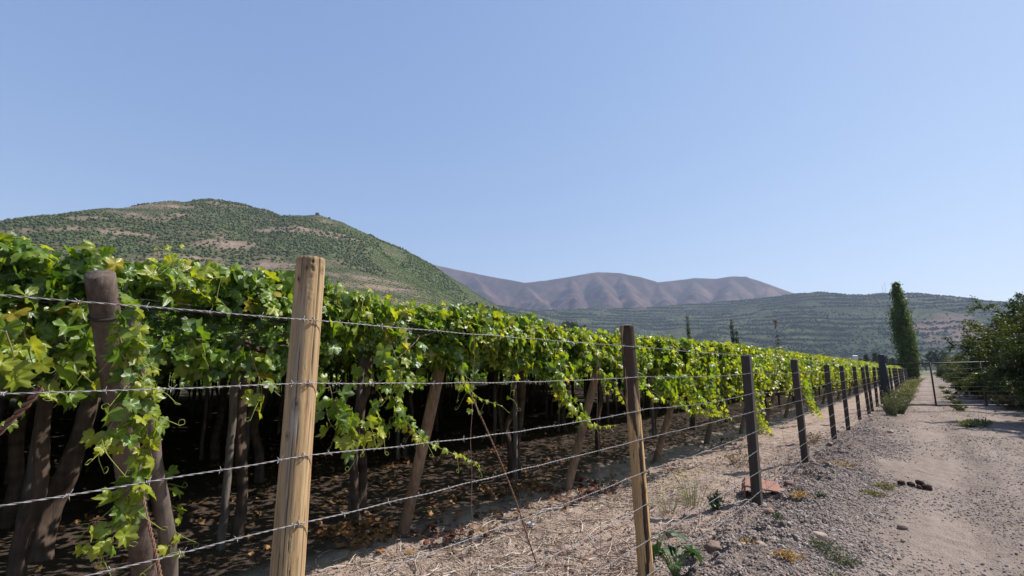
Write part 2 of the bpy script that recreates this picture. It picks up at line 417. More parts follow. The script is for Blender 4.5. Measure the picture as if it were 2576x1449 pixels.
def put_leaves(mb, P, Nn, T, size, col, fine=True, rng=R):
    P = np.asarray(P, float); n = len(P)
    if not n: return
    T = nrm(np.asarray(T, float)); Nn = np.asarray(Nn, float)
    Nn = nrm(Nn-T*(Nn*T).sum(1)[:, None]); X = np.cross(T, Nn)
    kind = rng.integers(0, 4, n)
    for k in range(4):
        m = kind == k
        if not m.any(): continue
        V, Tr, Q, sh = (LF if fine else LC)[k]
        w = rng.uniform(.85, 1.1, m.sum())
        W = P[m][:, None]+size[m][:, None, None]*(V[None, :, :1]*X[m][:, None]*w[:, None, None]+V[None, :, 1:2]*T[m][:, None]+V[None, :, 2:3]*Nn[m][:, None]*rng.uniform(.5, 1.7, m.sum())[:, None, None])
        off = (np.arange(m.sum())*len(V))[:, None, None]
        cc = (col[m][:, None]*sh[None, :, None]).reshape(-1, 3)
        mb.add(W.reshape(-1, 3), (Tr[None]+off).reshape(-1, 3), (Q[None]+off).reshape(-1, 4) if len(Q) else None, cc)
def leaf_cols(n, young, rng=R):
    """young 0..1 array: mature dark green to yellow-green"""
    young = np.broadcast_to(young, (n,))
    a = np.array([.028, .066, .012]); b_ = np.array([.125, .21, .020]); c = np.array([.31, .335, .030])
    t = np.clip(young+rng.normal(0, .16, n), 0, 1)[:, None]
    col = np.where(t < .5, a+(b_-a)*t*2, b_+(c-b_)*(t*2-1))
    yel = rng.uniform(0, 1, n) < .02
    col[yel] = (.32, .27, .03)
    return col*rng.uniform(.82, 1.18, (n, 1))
def shoot(leaf, stem, path, s0, s1, young0=.45, young1=.95, step=.055, fine=True, tendrils=True, r0=.0035, droop=.6, rng=R, tipfrac=1.):
    P = curve(path, 40); seg = np.linalg.norm(np.diff(P, axis=0), axis=1).sum()
    n = max(3, int(seg/step)); idx = np.linspace(1, 39, n).astype(int); t = idx/39.
    T, U, W = frames(P)
    green = np.array([.16, .2, .04]); tan = np.array([.17, .12, .06])
    tt = np.linspace(0, 1, 40)[:, None]
    tube(stem, P, np.linspace(r0, r0*.4, 40), 5, tan*(1-tt)+green*tt, True)
    side = np.where(np.arange(n) % 2 == 0, 1, -1)[:, None]
    ph = rng.normal(0, .5, n)[:, None]
    out = side*(U[idx]*np.cos(ph)+W[idx]*np.sin(ph))+rng.normal(0, .25, (n, 3))
    size = (s0+(s1-s0)*t**1.3)*rng.uniform(.75, 1.2, n)
    pet = P[idx]+out*size[:, None]*.45
    for i in range(n):
        tube(stem, curve([P[idx[i]], P[idx[i]]+out[i]*size[i]*.25+np.array([0, 0, .1*size[i]]), pet[i]], 5), .0016, 4, green*1.1, False)
    tip = out*.6+np.array([0, 0, -droop])+rng.normal(0, .3, (n, 3))+T[idx]*.3
    nn = np.array([.55, .45, .55])+rng.normal(0, .45, (n, 3))
    put_leaves(leaf, pet, nn, tip, size, leaf_cols(n, young0+(young1-young0)*t, rng), fine, rng)
    if tendrils:
        for i in range(2, n, 3):
            p = P[idx[i]]; d = nrm(-out[i]+np.array([0, 0, -.8])); L = rng.uniform(.06, .16)
            q = [p, p+d*L*.5+rng.normal(0, .01, 3), p+d*L+np.array([0, 0, -.02])]
            cr = nrm(np.cross(d, rng.normal(0, 1, 3))); e = q[-1]
            for k in range(5):
                an = k*1.5; q.append(e+(d*np.sin(an)+cr*(1-np.cos(an)))*.014)
            tube(stem, curve(q, 22), np.linspace(.0017, .0009, 22), 4, (.22, .26, .05), False)

# canopy of one vine. local frame: +x towards the road, origin at the base
def canopy_front(seed, n_top, n_cur, fine, xf=.72, bottom=1.5, top=2.12, hang=6, up=6, ylen=2.56, hl=(.2, .5), yo=0.):
    rng = np.random.default_rng(seed); leaf, stem = MB(), MB()
    # top layer
    n = n_top
    x = xf+.05-(2.75+xf)*rng.uniform(0, 1, n)**1.25; y = rng.uniform(-ylen/2-.05, ylen/2+.05, n)
    zt = top+.30*(fbm(x*1.6+seed, y*1.6, 0, 3, seed)-.5)-.10*sstep(xf-.35, xf+.1, x)
    z = zt-np.abs(rng.normal(0, .13, n))
    nn = np.stack([rng.normal(.25, .5, n), rng.normal(.25, .5, n), rng.uniform(.35, 1.1, n)], 1)
    T = np.stack([rng.normal(.3, .8, n), rng.normal(0, .8, n), rng.uniform(-.8, .1, n)], 1)
    sz = .045+.08*rng.uniform(0, 1, n)**1.2
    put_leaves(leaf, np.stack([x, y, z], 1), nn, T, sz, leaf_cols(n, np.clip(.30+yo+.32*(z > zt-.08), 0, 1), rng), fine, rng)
    # front curtain with ragged lower edge
    n = n_cur
    y = rng.uniform(-ylen/2-.05, ylen/2+.05, n)
    lo = bottom+.75*(fbm(y*2.3+seed*3.3, .5, 0, 3, seed+2)-.42); u = rng.uniform(0, 1, n)**.85
    z = lo+(top+.02-lo)*u
    bulge = .26*(fbm(y*2.4, z*2.6, seed, 3, seed+5)-.5)
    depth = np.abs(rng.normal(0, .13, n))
    x = xf+bulge-depth+.10*np.sin(u*PI)
    clump = fbm(y*4.5, z*4.5, x*4.5, 2, seed+9)
    k = clump > .46; x, y, z, u, depth = x[k], y[k], z[k], u[k], depth[k]; n = k.sum()
    nn = np.stack([rng.normal(.75, .4, n), rng.normal(.25, .5, n), rng.normal(.5, .4, n)], 1)
    T = np.stack([rng.normal(.25, .4, n), rng.normal(0, .55, n), rng.uniform(-1.2, -.1, n)], 1)
    sz = .042+.083*rng.uniform(0, 1, n)**1.2
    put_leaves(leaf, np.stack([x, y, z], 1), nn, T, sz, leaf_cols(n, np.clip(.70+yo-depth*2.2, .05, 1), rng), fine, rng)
    canes = []
    for _ in range(26):
        p = np.array([rng.uniform(-.8, .3), rng.uniform(-1.2, 1.2), rng.uniform(1.72, 1.88)])
        q = p+np.array([rng.uniform(.3, .7), rng.normal(0, .3), rng.uniform(0, .15)]); e = q+np.array([rng.uniform(0, .25), rng.normal(0, .2), rng.uniform(-.35, .1)])
        canes.append(curve([p, q, e], 12))
        if not fine: tube(stem, canes[-1], np.linspace(.006, .002, 12), 5, (.16, .12, .06), False)
    for _ in range(hang):
        y0 = rng.uniform(-ylen/2, ylen/2); p = np.array([xf+rng.uniform(-.1, .12), y0, rng.uniform(1.55, 1.8)])
        L = rng.uniform(*hl); d = rng.normal(0, .25)
        shoot(leaf, stem, [p, p+np.array([.08, d*.3, -L*.45]), p+np.array([.1, d*.8, -L])], .11, .045, fine=fine, rng=rng)
    for _ in range(up):
        p = np.array([rng.uniform(-.6, xf-.05), rng.uniform(-ylen/2, ylen/2), top-.12]); L = rng.uniform(.1, .24)
        e = p+np.array([rng.normal(.05, .1), rng.normal(0, .1), L])
        shoot(leaf, stem, [p, (p+e)/2+rng.normal(0, .02, 3), e], .10, .03, .6, 1., step=.035, fine=fine, rng=rng, droop=.1)
    if fine: return leaf, stem, canes
    return leaf, stem
def canopy_inner(seed, n, lx=2.6, ly=2.6):
    rng = np.random.default_rng(seed); leaf = MB()
    x = rng.uniform(-lx/2, lx/2, n); y = rng.uniform(-ly/2, ly/2, n)
    z = 1.96+.2*(fbm(x*1.5+seed, y*1.5, 0, 3, seed)-.5)-np.abs(rng.normal(0, .16, n))
    k = (fbm(x*2.2, y*2.2, z, 2, seed+4) > .25) & (z > 1.5); x, y, z = x[k], y[k], z[k]; n = k.sum()
    nn = np.stack([rng.normal(.15, .45, n), rng.normal(.25, .45, n), np.full(n, .9)], 1)
    T = np.stack([rng.normal(0, 1, n), rng.normal(0, 1, n), rng.uniform(-.8, 0, n)], 1)
    put_leaves(leaf, np.stack([x, y, z], 1), nn, T, rng.uniform(.10, .17, n), leaf_cols(n, .3, rng), False, rng)
    return leaf
def trunk_mb(seed, base_r=.036, lean=(.12, .0), top=1.78, arms=4, spread=1.0):
    rng = np.random.default_rng(seed); mb = MB()
    pts = [(0, 0, -.08)]
    for i in range(1, 6):
        f = i/5.; pts.append((lean[0]*f+rng.normal(0, .05), lean[1]*f+rng.normal(0, .05), top*f))
    P = curve(pts, 44); tz = np.linspace(0, 1, 44)
    col = np.array([.085, .06, .047]); cc = col*rng.uniform(.75, 1.25, (44, 1))
    def rf(a, t): return 1+.16*np.sin(3*a+t*7+seed)+.55*(fbm(np.cos(a)*2+seed, np.sin(a)*2, t*9, 3, seed)-.5)
    tube(mb, P, base_r*(1.25-.25*tz)*(1+.3*np.exp(-tz*14)), 16, cc, True, rf)
    for k in range(arms):
        a = k*2*PI/arms+rng.normal(0, .3); d = np.array([math.cos(a), math.sin(a), 0])*spread
        q = P[-1]+np.array([0, 0, -.05])
        tube(mb, curve([q, q+d*.4+np.array([0, 0, .08]), q+d+np.array([0, 0, .08+rng.normal(0, .03)])], 16), np.linspace(base_r*.7, .008, 16), 8, col, True)
    return mb
def trunk_post(seed, r, h, col, sides=14):
    rng = np.random.default_rng(seed); mb = MB(); n = 26
    P = np.stack([rng.normal(0, .003, n).cumsum(), rng.normal(0, .003, n).cumsum(), np.linspace(-.15, h, n)], 1)
    cc = np.array(col)*rng.uniform(.85, 1.15, (n, 1))
    tube(mb, P, np.linspace(r*1.08, r*.92, n), sides, cc, True, lambda a, t: 1+.12*(fbm(np.cos(a)*1.5+seed, np.sin(a)*1.5, t*2.5, 2, seed)-.5))
    return mb

VX = -3.75; VY0 = .36; SP = 2.53
# ---- front row of vines
front = {}
for k in range(4):
    front[k] = canopy_front(100+k, 3000, 2900, True, xf=(.72, .72, .74, .84)[k], bottom=(1.5, 1.48, 1.38, 1.18)[k], top=(2.13, 2.08, 2.0, 2.02)[k], yo=(-.16, -.04, .04, .08)[k], hang=(4, 5, 6, 7)[k], up=9)
mids = [canopy_front(200+k, 2400, 3600, False, xf=.95, bottom=1.06, top=2.03, yo=.14, hang=13, up=8, hl=(.3, .95)) for k in range(3)]
mids.append(canopy_front(210, 2600, 2600, False, bottom=1.5, top=2.2, yo=-.2, hang=5, up=9))
# the long shoots that hang or stand out in the photograph (root vine index, path in photo pixels on the canopy front, sizes)
def px_path(pp, x): return [atx(a, b_, x if not isinstance(x, (list, tuple)) else x[i]) for i, (a, b_) in enumerate(pp)]
special = [
 (0, [(300, 790), (345, 850), (385, 900)], -2.52, .12, .07), (0, [(330, 830), (370, 950), (365, 1090)], -2.52, .12, .09),
 (0, [(300, 800), (330, 900), (345, 1000), (300, 1080), (255, 1085)], -2.52, .12, .07), (0, [(360, 960), (375, 1050), (355, 1120)], -2.52, .11, .08),
 (0, [(360, 1120), (340, 1180), (300, 1230), (320, 1270)], -2.52, .11, .07), (0, [(330, 1200), (310, 1270), (265, 1320), (205, 1335)], -2.52, .11, .08),
 (0, [(345, 1180), (330, 1260), (280, 1330), (250, 1380)], -2.52, .12, .08),
 (0, [(400, 1150), (425, 1230), (440, 1300), (430, 1370)], -3.4, .1, .08),
 (0, [(425, 690), (438, 640), (430, 605)], -3.0, .11, .05), (0, [(455, 680), (450, 640), (465, 603)], -3.0, .1, .03),
 (0, [(300, 720), (335, 760), (370, 800)], -2.5, .12, .09), (0, [(305, 760), (340, 820), (330, 880)], -2.52, .12, .1), (0, [(310, 860), (350, 920), (390, 960)], -2.5, .12, .09), (0, [(320, 980), (350, 1020), (395, 1000)], -2.5, .11, .09), (0, [(300, 1010), (270, 1060), (245, 1090)], -2.5, .11, .09), (0, [(330, 1060), (370, 1080), (390, 1130)], -2.52, .12, .1), (0, [(335, 1150), (360, 1190), (330, 1240)], -2.52, .11, .09),
 (0, [(395, 720), (400, 680), (408, 648)], -3.05, .13, .08), (0, [(420, 720), (428, 675), (440, 640)], -3.1, .13, .09), (0, [(450, 710), (458, 670), (470, 636)], -3.05, .13, .08), (0, [(480, 720), (490, 685), (500, 655)], -3.0, .13, .09), (0, [(515, 730), (520, 690), (528, 662)], -3.05, .13, .08), (0, [(545, 740), (552, 705), (560, 675)], -3.0, .12, .08),
 (0, [(410, 700), (440, 665), (425, 625)], -3.15, .13, .06), (0, [(470, 690), (455, 655), (450, 620)], -3.1, .13, .05), (0, [(20, 640), (30, 600), (45, 572)], -3.1, .13, .08), (0, [(70, 650), (85, 615), (95, 590)], -3.1, .13, .08), (0, [(140, 660), (150, 625), (165, 600)], -3.1, .12, .07),
 (1, [(880, 770), (885, 740), (890, 715)], -3.0, .12, .09), (1, [(905, 765), (920, 735), (935, 712)], -3.0, .12, .08), (1, [(960, 780), (975, 750), (985, 735)], -3.0, .12, .08), (1, [(1080, 810), (1075, 780), (1085, 765)], -3.0, .11, .07),
 (3, [(1660, 940), (1690, 985), (1730, 1020), (1790, 1035)], -2.75, .13, .09), (3, [(1720, 935), (1745, 985), (1760, 1025)], -2.7, .13, .1), (3, [(1690, 930), (1700, 975), (1715, 1010)], -2.75, .13, .1), (3, [(1780, 940), (1805, 985), (1825, 1030)], -2.65, .12, .08), (3, [(1740, 980), (1790, 1020), (1840, 1045)], -2.65, .11, .05),
 (3, [(1880, 950), (1895, 1010), (1920, 1075)], -2.7, .13, .09), (3, [(1900, 980), (1915, 1040), (1935, 1085)], -2.65, .12, .09), (3, [(2020, 950), (2035, 1000), (2048, 1040)], -2.6, .13, .09), (3, [(2030, 960), (2045, 1010), (2065, 1045)], -2.6, .12, .09), (2, [(1600, 930), (1620, 965), (1655, 1000)], -2.75, .12, .09), (2, [(1400, 900), (1420, 960), (1430, 1010)], -2.78, .12, .09),
 (0, [(20, 800), (40, 870), (10, 910)], -2.7, .13, .09), (0, [(60, 780), (80, 860), (90, 890)], -2.75, .12, .07),
 (0, [(630, 860), (660, 960), (640, 1010)], -2.95, .12, .08), (0, [(650, 730), (655, 705), (672, 690)], -3.0, .08, .03),
 (1, [(960, 880), (985, 960), (990, 1040), (960, 1080)], -2.85, .12, .08), (1, [(985, 850), (1010, 930), (1000, 1010)], -2.8, .12, .07),
 (1, [(830, 950), (850, 1010), (900, 1050), (960, 1090)], -2.8, .12, .09), (1, [(820, 980), (830, 1040), (870, 1080), (920, 1100)], -2.85, .12, .09),
 (1, [(850, 1020), (900, 1040), (950, 1060)], -2.75, .11, .09), (1, [(880, 1000), (880, 1060), (900, 1100)], -2.8, .12, .1), (1, [(990, 980), (1020, 1040), (1060, 1085), (1130, 1120), (1180, 1140), (1210, 1165)], -2.8, .10, .03),
 (1, [(1000, 990), (1030, 1050), (1045, 1075)], -2.85, .11, .09), (1, [(930, 990), (965, 1050), (940, 1095)], -2.85, .12, .09),
 (1, [(1165, 880), (1160, 930), (1165, 965)], -2.75, .1, .07), (1, [(1165, 950), (1205, 985), (1260, 1005)], -2.75, .07, .025),
 (1, [(1205, 800), (1215, 790), (1225, 778)], -3.0, .09, .05),
 (1, [(900, 735), (885, 722), (920, 712)], -3.0, .1, .06),
 (2, [(1395, 930), (1420, 980), (1445, 1030), (1500, 1060), (1550, 1058)], -2.8, .10, .03), (2, [(1400, 920), (1405, 970), (1430, 1005)], -2.85, .1, .08), (2, [(1530, 930), (1545, 965), (1565, 1000)], -2.8, .09, .05),
 (2, [(1440, 990), (1475, 1035), (1470, 1050)], -2.8, .09, .07),
 (2, [(1560, 850), (1556, 832), (1553, 818)], -3.0, .08, .05),
 (2, [(1650, 940), (1660, 985), (1690, 1005)], -2.8, .1, .06),
 (3, [(1700, 930), (1730, 990), (1770, 1030), (1815, 1040)], -2.8, .1, .05), (3, [(1760, 940), (1790, 1000), (1800, 1035)], -2.85, .1, .06), (3, [(1890, 960), (1905, 1030), (1935, 1080)], -2.75, .1, .06),
 (3, [(1885, 970), (1900, 1040), (1915, 1080)], -2.8, .1, .07),
]
for k, pp, x, s0, s1 in special:
    off = np.array([VX, VY0+SP*k, 0]); leaf, stem, _c = front[k]
    path = [p-off for p in px_path(pp, x)]
    long_tip = s1 < .035
    q_ = .68 if (k == 0 and x > -2.6) else .85
    shoot(leaf, stem, path, s0*q_, s1*q_, .42, .95, step=(.03 if q_ < .8 else .042) if s0 > .09 else .035, fine=True)
m_front_lab = ['front-row grapevine draped round the thick sawn-off log post at the left', 'front-row grapevine just right of the tall pale post, hanging lowest in a big leafy clump',
               'front-row grapevine between the first and second leaning brace posts', 'front-row grapevine behind the dark-patched round post']
trunk_meshes = [trunk_mb(300+k).mesh('trunk', m_bark) for k in range(5)]
fol_mid = [two_mats('foliage', l, m_leaf, s, m_cane) for l, s in mids]
for k in range(4):
    r = empty('grapevine', (VX, VY0+SP*k, -.05), 0, m_front_lab[k], 'grapevine', 'front row of grapevines')
    leaf, stem, canes = front[k]
    child('foliage', two_mats('foliage', leaf, m_leaf, stem, m_cane), r)
    for cp in canes:
        mb = MB(); tube(mb, cp, np.linspace(.006, .002, 12), 5, (.16, .12, .06)); mb.build('cane', m_cane, r)
    t = child('trunk', trunk_meshes[k], r); t.location = (-1.05, .10, 0)
for k in list(range(-2, 0))+list(range(4, 44)):
    r = empty('grapevine', (VX, VY0+SP*k, -.05), 0, 'small far-off grapevine of the sunlit front row running on towards the gate' if k > 0 else 'front-row grapevine running out of the left edge of the photo', 'grapevine', 'front row of grapevines')
    f = fol_mid[k % 3 if k > 0 else 3]
    if k % 2: r.scale = (1, -1, 1)
    child('foliage', f, r)
    t = child('trunk', trunk_meshes[k % 5], r); t.location = (-1.05, .10, 0)
# ---- inner rows
inner_f = [canopy_inner(400+k, 4600).mesh('foliage', m_leaf) for k in range(4)]
inner_t = [trunk_mb(500+k, .030+.004*k, (R.normal(0, .1), R.normal(0, .1))).mesh('trunk', m_bark) for k in range(6)]
pole_meshes = [trunk_post(600+k, .030+.004*k, 1.9, (.12, .10, .088)).mesh('trellis_post', m_log) for k in range(3)]
IX = -7.35
cnt = 0
for j in range(11):
    x = IX-2.45*j
    for k in range(-2, 17 if j > 1 else 42):
        y = VY0+SP*k+(.12 if j % 2 else -.05)
        if y > 8-x*1.15 and j > 1: continue
        if cnt >= 255: break
        r = empty('grapevine', (x, y, -.05), 0, 'shaded grapevine with dark gnarled trunk in the inner rows under the canopy', 'grapevine', 'grapevines of the shaded inner rows')
        fo = child('foliage', inner_f[int(R.integers(4))], r); fo.rotation_euler = (0, 0, PI/2*int(R.integers(4))); fo.location = (-.05, 0, 0)
        t = child('trunk', inner_t[int(R.integers(6))], r); t.rotation_euler = (0, 0, R.uniform(0, 6)); t.location = (R.normal(.05, .05), .14+R.normal(0, .03), 0)
        cnt += 1
        if k < 12:
            p = bpy.data.objects.new('trellis_post', pole_meshes[int(R.integers(3))]); C.objects.link(p); p.location = (x+R.normal(0, .04), y-.06, -.05); p.rotation_euler = (R.normal(0, .025), R.normal(0, .025), R.uniform(0, 6))
            tag(p, 'thin grey wooden post holding up the canopy in the shaded inner rows', 'trellis post', 'trellis posts of the shaded inner rows')
# ---- the far rows that read as one mass
mb = MB(); n = 150000
x = R.uniform(-100, -8.6, n); y = R.uniform(-30, 135, n)
ok = ((y > 8.5-x*1.12) | (x < -32.5) | (y < -6)) & (y < 40-1.1*x); x, y = x[ok], y[ok]; n = len(x)
z = 1.95+.25*(fbm(x*.8, y*.8, 0, 2, 3)-.5)-np.abs(R.normal(0, .2, n))
z = np.where(R.uniform(0, 1, n) < .3, R.uniform(.1, 1.8, n), z)
put_leaves(mb, np.stack([x, y, z], 1), np.stack([R.normal(.2, .5, n), R.normal(.2, .5, n), np.full(n, .8)], 1), R.normal(0, 1, (n, 3)), R.uniform(.35, .6, n), leaf_cols(n, .4), False)
tag(mb.build('vine_leaf_mass', m_leaf), 'far vine rows merging into one leafy mass behind the near rows', 'vines', kind='stuff')

# ------------------------------------------------------------------ brace posts, hose, anchor wires
def brace(base, top, r, seed, col, label, group=None, collar=False):
    base, top = np.array(base), np.array(top); d = top-base; L = np.linalg.norm(d)
    root = empty('brace_post', base, 0, label, 'brace post', group)
    mb = MB(); n = 60; t = np.linspace(-.12, 1, n)
    P = d[None]*t[:, None]
    cc = np.array(col)*(.75+.5*noise(t*14, seed, 0, 3))[:, None]
    tube(mb, P, r*(1.06-.1*t), 28, cc, True, lambda a, tt: 1+.10*(fbm(np.cos(a)*2+seed, np.sin(a)*2, tt*3, 3, seed)-.5)*2)
    mb.build('shaft', m_log, root)
    return root, P, d/L
lab = ['brown brace post leaning out of the canopy, its foot among orange dead leaves', 'leaning brace post crossed by a curling shoot tip, just left of the dark-patched round post',
       'leaning brace post seen just right of the dark-patched round post']
bases = [gnd(1015, 1340, -.03), gnd(1430, 1222, -.03), gnd(1650, 1157, -.03)]
tops = [atx(1122, 860, -3.22), atx(1508, 905, -3.2), atx(1700, 985, -3.2)]
for i in range(3):
    d = (tops[i]-bases[i]); tops[i] = bases[i]+d*(1.85/d[2])
    brace(bases[i], tops[i], .052, 30+i, (.2, .142, .095), lab[i], 'leaning brace posts along the canopy edge')
for k in range(4, 16):
    y = VY0+SP*k; bb = np.array([-3.65, y, -.03])
    brace(bb, bb+np.array([.55, .08, 1.85]), .05, 40+k, (.15, .11, .08), 'far leaning brace post under the canopy edge behind the square dark posts', 'leaning brace posts along the canopy edge')
# thick log at the left
lt = atx(250, 690, -2.66); lb = atx(365, 1450, -3.5); lb = lb+(lb-lt)*((-.04-lb[2])/(lb[2]-lt[2]))
d = lt-lb
root, P, dd = brace(lb, lt, .056, 77, (.105, .078, .064), 'thick weathered sawn-off log post wrapped in vine leaves at the left', 'leaning brace posts along the canopy edge')
sd = nrm(np.cross(dd, [0, 0, 1.])); ud = np.cross(sd, dd)
mb = MB(); a = np.linspace(0, 2*PI, 40); c0 = d*.915
tube(mb, c0[None]+.0575*(np.cos(a)[:, None]*sd+np.sin(a)[:, None]*ud), .006, 6, (.03, .025, .025), False)
mb.build('wire_tie', m_rust, root)
mb = MB()   # grey vine trunk climbing the log
tp = curve([lb+np.array([.02, .06, -.1])-lb, d*.25+np.array([.02, .10, 0]), d*.5+np.array([.0, .09, 0]), d*.75+np.array([-.04, .1, 0]), d*.95+np.array([-.25, .12, 0])], 40)
tube(mb, tp, np.linspace(.05, .03, 40), 14, (.13, .105, .09), True, lambda a, t: 1+.3*(fbm(np.cos(a)*2, np.sin(a)*2, t*9, 3, 5)-.5))
o = mb.build('climbing_vine_trunk', m_bark, None, loc=lb+np.array([-.06, .03, 0])); tag(o, 'bare grey vine trunk climbing the thick log post at the left', 'vine trunk')
# left trunks near the frame edge
for (px, py, w, tx, lbl, nm) in ((38, 1440, .05, .05, 'shaded grey post at the far left edge beside a leaning trunk', 'trellis_post'), (95, 1400, .06, .22, 'dark leaning trunk at the far left edge beside a shaded post', 'vine_trunk')):
    p = gnd(px, py, -.05)
    o = (trunk_post(88, w*.8, 1.75, (.075, .062, .054)) if nm == 'trellis_post' else trunk_mb(89, w, (.0, .25), arms=2, spread=.7)).build(nm, m_log if nm == 'trellis_post' else m_bark, None, loc=p)
    tag(o, lbl, nm.replace('_', ' '))
for px, py, lbl in ((885, 1290, 'grey trellis post standing in the shade just right of the tall pale post'), (1297, 1207, 'grey trellis post in the shade midway between the two leaning brace posts'), (556, 1372, 'grey trellis post in the shade left of the tall pale post')):
    p = gnd(px, py, -.05)
    o = bpy.data.objects.new('trellis_post', pole_meshes[1]); C.objects.link(o); o.location = p; o.rotation_euler = (0, 0, px); tag(o, lbl, 'trellis post')
    o = bpy.data.objects.new('vine_trunk', inner_t[2]); C.objects.link(o); o.location = p+np.array([-.1, .17, 0]); o.rotation_euler = (0, 0, px*1.3); tag(o, lbl.replace('grey trellis post standing in the shade', 'dark vine trunk beside the trellis post').replace('grey trellis post in the shade', 'dark vine trunk beside the trellis post'), 'vine trunk')
for k in range(4, 16):
    o = bpy.data.objects.new('trellis_post', pole_meshes[k % 3]); C.objects.link(o); o.location = (-4.85+R.normal(0, .05), VY0+SP*k-.02, -.05); o.rotation_euler = (R.normal(0, .02), R.normal(0, .02), k)
    tag(o, 'thin grey wooden post just inside the canopy edge behind the square dark fence posts', 'trellis post', 'trellis posts just inside the canopy edge')
# irrigation hose and edge trellis wire along the canopy front
yy = np.linspace(-4, 60, 160)
mb = MB(); tube(mb, np.stack([-3.05+.02*np.sin(yy*1.1), yy, 1.80+.02*np.sin(yy*2.5)], 1), .009, 7, (.016, .015, .016)); tag(mb.build('irrigation_hose', m_plas), 'thin black irrigation hose running through the leaves behind the log post', 'hose')
mb = MB(); tube(mb, np.stack([-3.12+.01*np.sin(yy), yy, 1.86+.02*np.sin(yy*2.5+1)], 1), .003, 5, (.36, .36, .37)); tag(mb.build('trellis_wire', m_wire), 'pale steel trellis wire stretched along the canopy edge', 'wire')
def twisted(mb, P, r, pitch, col, sides=5, n=None):
    P = np.asarray(P); L = np.linalg.norm(np.diff(P, axis=0), axis=1).sum()
    n = n or max(40, int(L/(pitch/7))); Q = curve(P, n); T, U, W = frames(Q); s = np.linspace(0, L, n)
    for ph in (0, PI):
        a = 2*PI*s/pitch+ph
        tube(mb, Q+r*1.05*(np.cos(a)[:, None]*U+np.sin(a)[:, None]*W), r, sides, col, False)
rustc = (.16, .085, .06)
for pts, lbl in (([(1150, 925), (1215, 1060), (1290, 1240), (1362, 1449), (1400, 1540)], 'rusty twisted anchor wire slanting down in front of the first leaning brace post'),
                 ([(1535, 945), (1620, 1080), (1715, 1225), (1735, 1255)], 'rusty anchor wire slanting down just right of the dark-patched round post'),
                 ([(1785, 1010), (1835, 1090), (1880, 1160), (1890, 1180)], 'thin anchor wire slanting down behind the first square dark post'),
                 ([(352, 1215), (370, 1300), (392, 1390), (410, 1480)], 'reddish twisted anchor wire slanting down past the foot of the log post')):
    xx = np.linspace(-3.0, -2.35, len(pts)) if pts[0][0] > 500 else np.linspace(-3.0, -2.75, len(pts))
    P = [atx(a, b_, x_) for (a, b_), x_ in zip(pts, xx)]
    if pts[0][0] > 500: P[-1] = np.array([P[-1][0], P[-1][1], -.12])
    mb = MB(); twisted(mb, P, .0042 if pts[0][0] < 1300 else .003, .05, rustc)
    tag(mb.build('anchor_wire', m_rust), lbl, 'anchor wire', 'anchor wires of the brace posts')
P = [atx(-20, 1105, -2.5), atx(35, 1050, -2.45), atx(72, 1012, -2.4), atx(100, 975, -2.35)]
mb = MB(); twisted(mb, P, .006, .08, rustc); tag(mb.build('stay_wire', m_rust), 'rusty stay wire crossing the lower left edge up to the second barbed strand', 'wire')

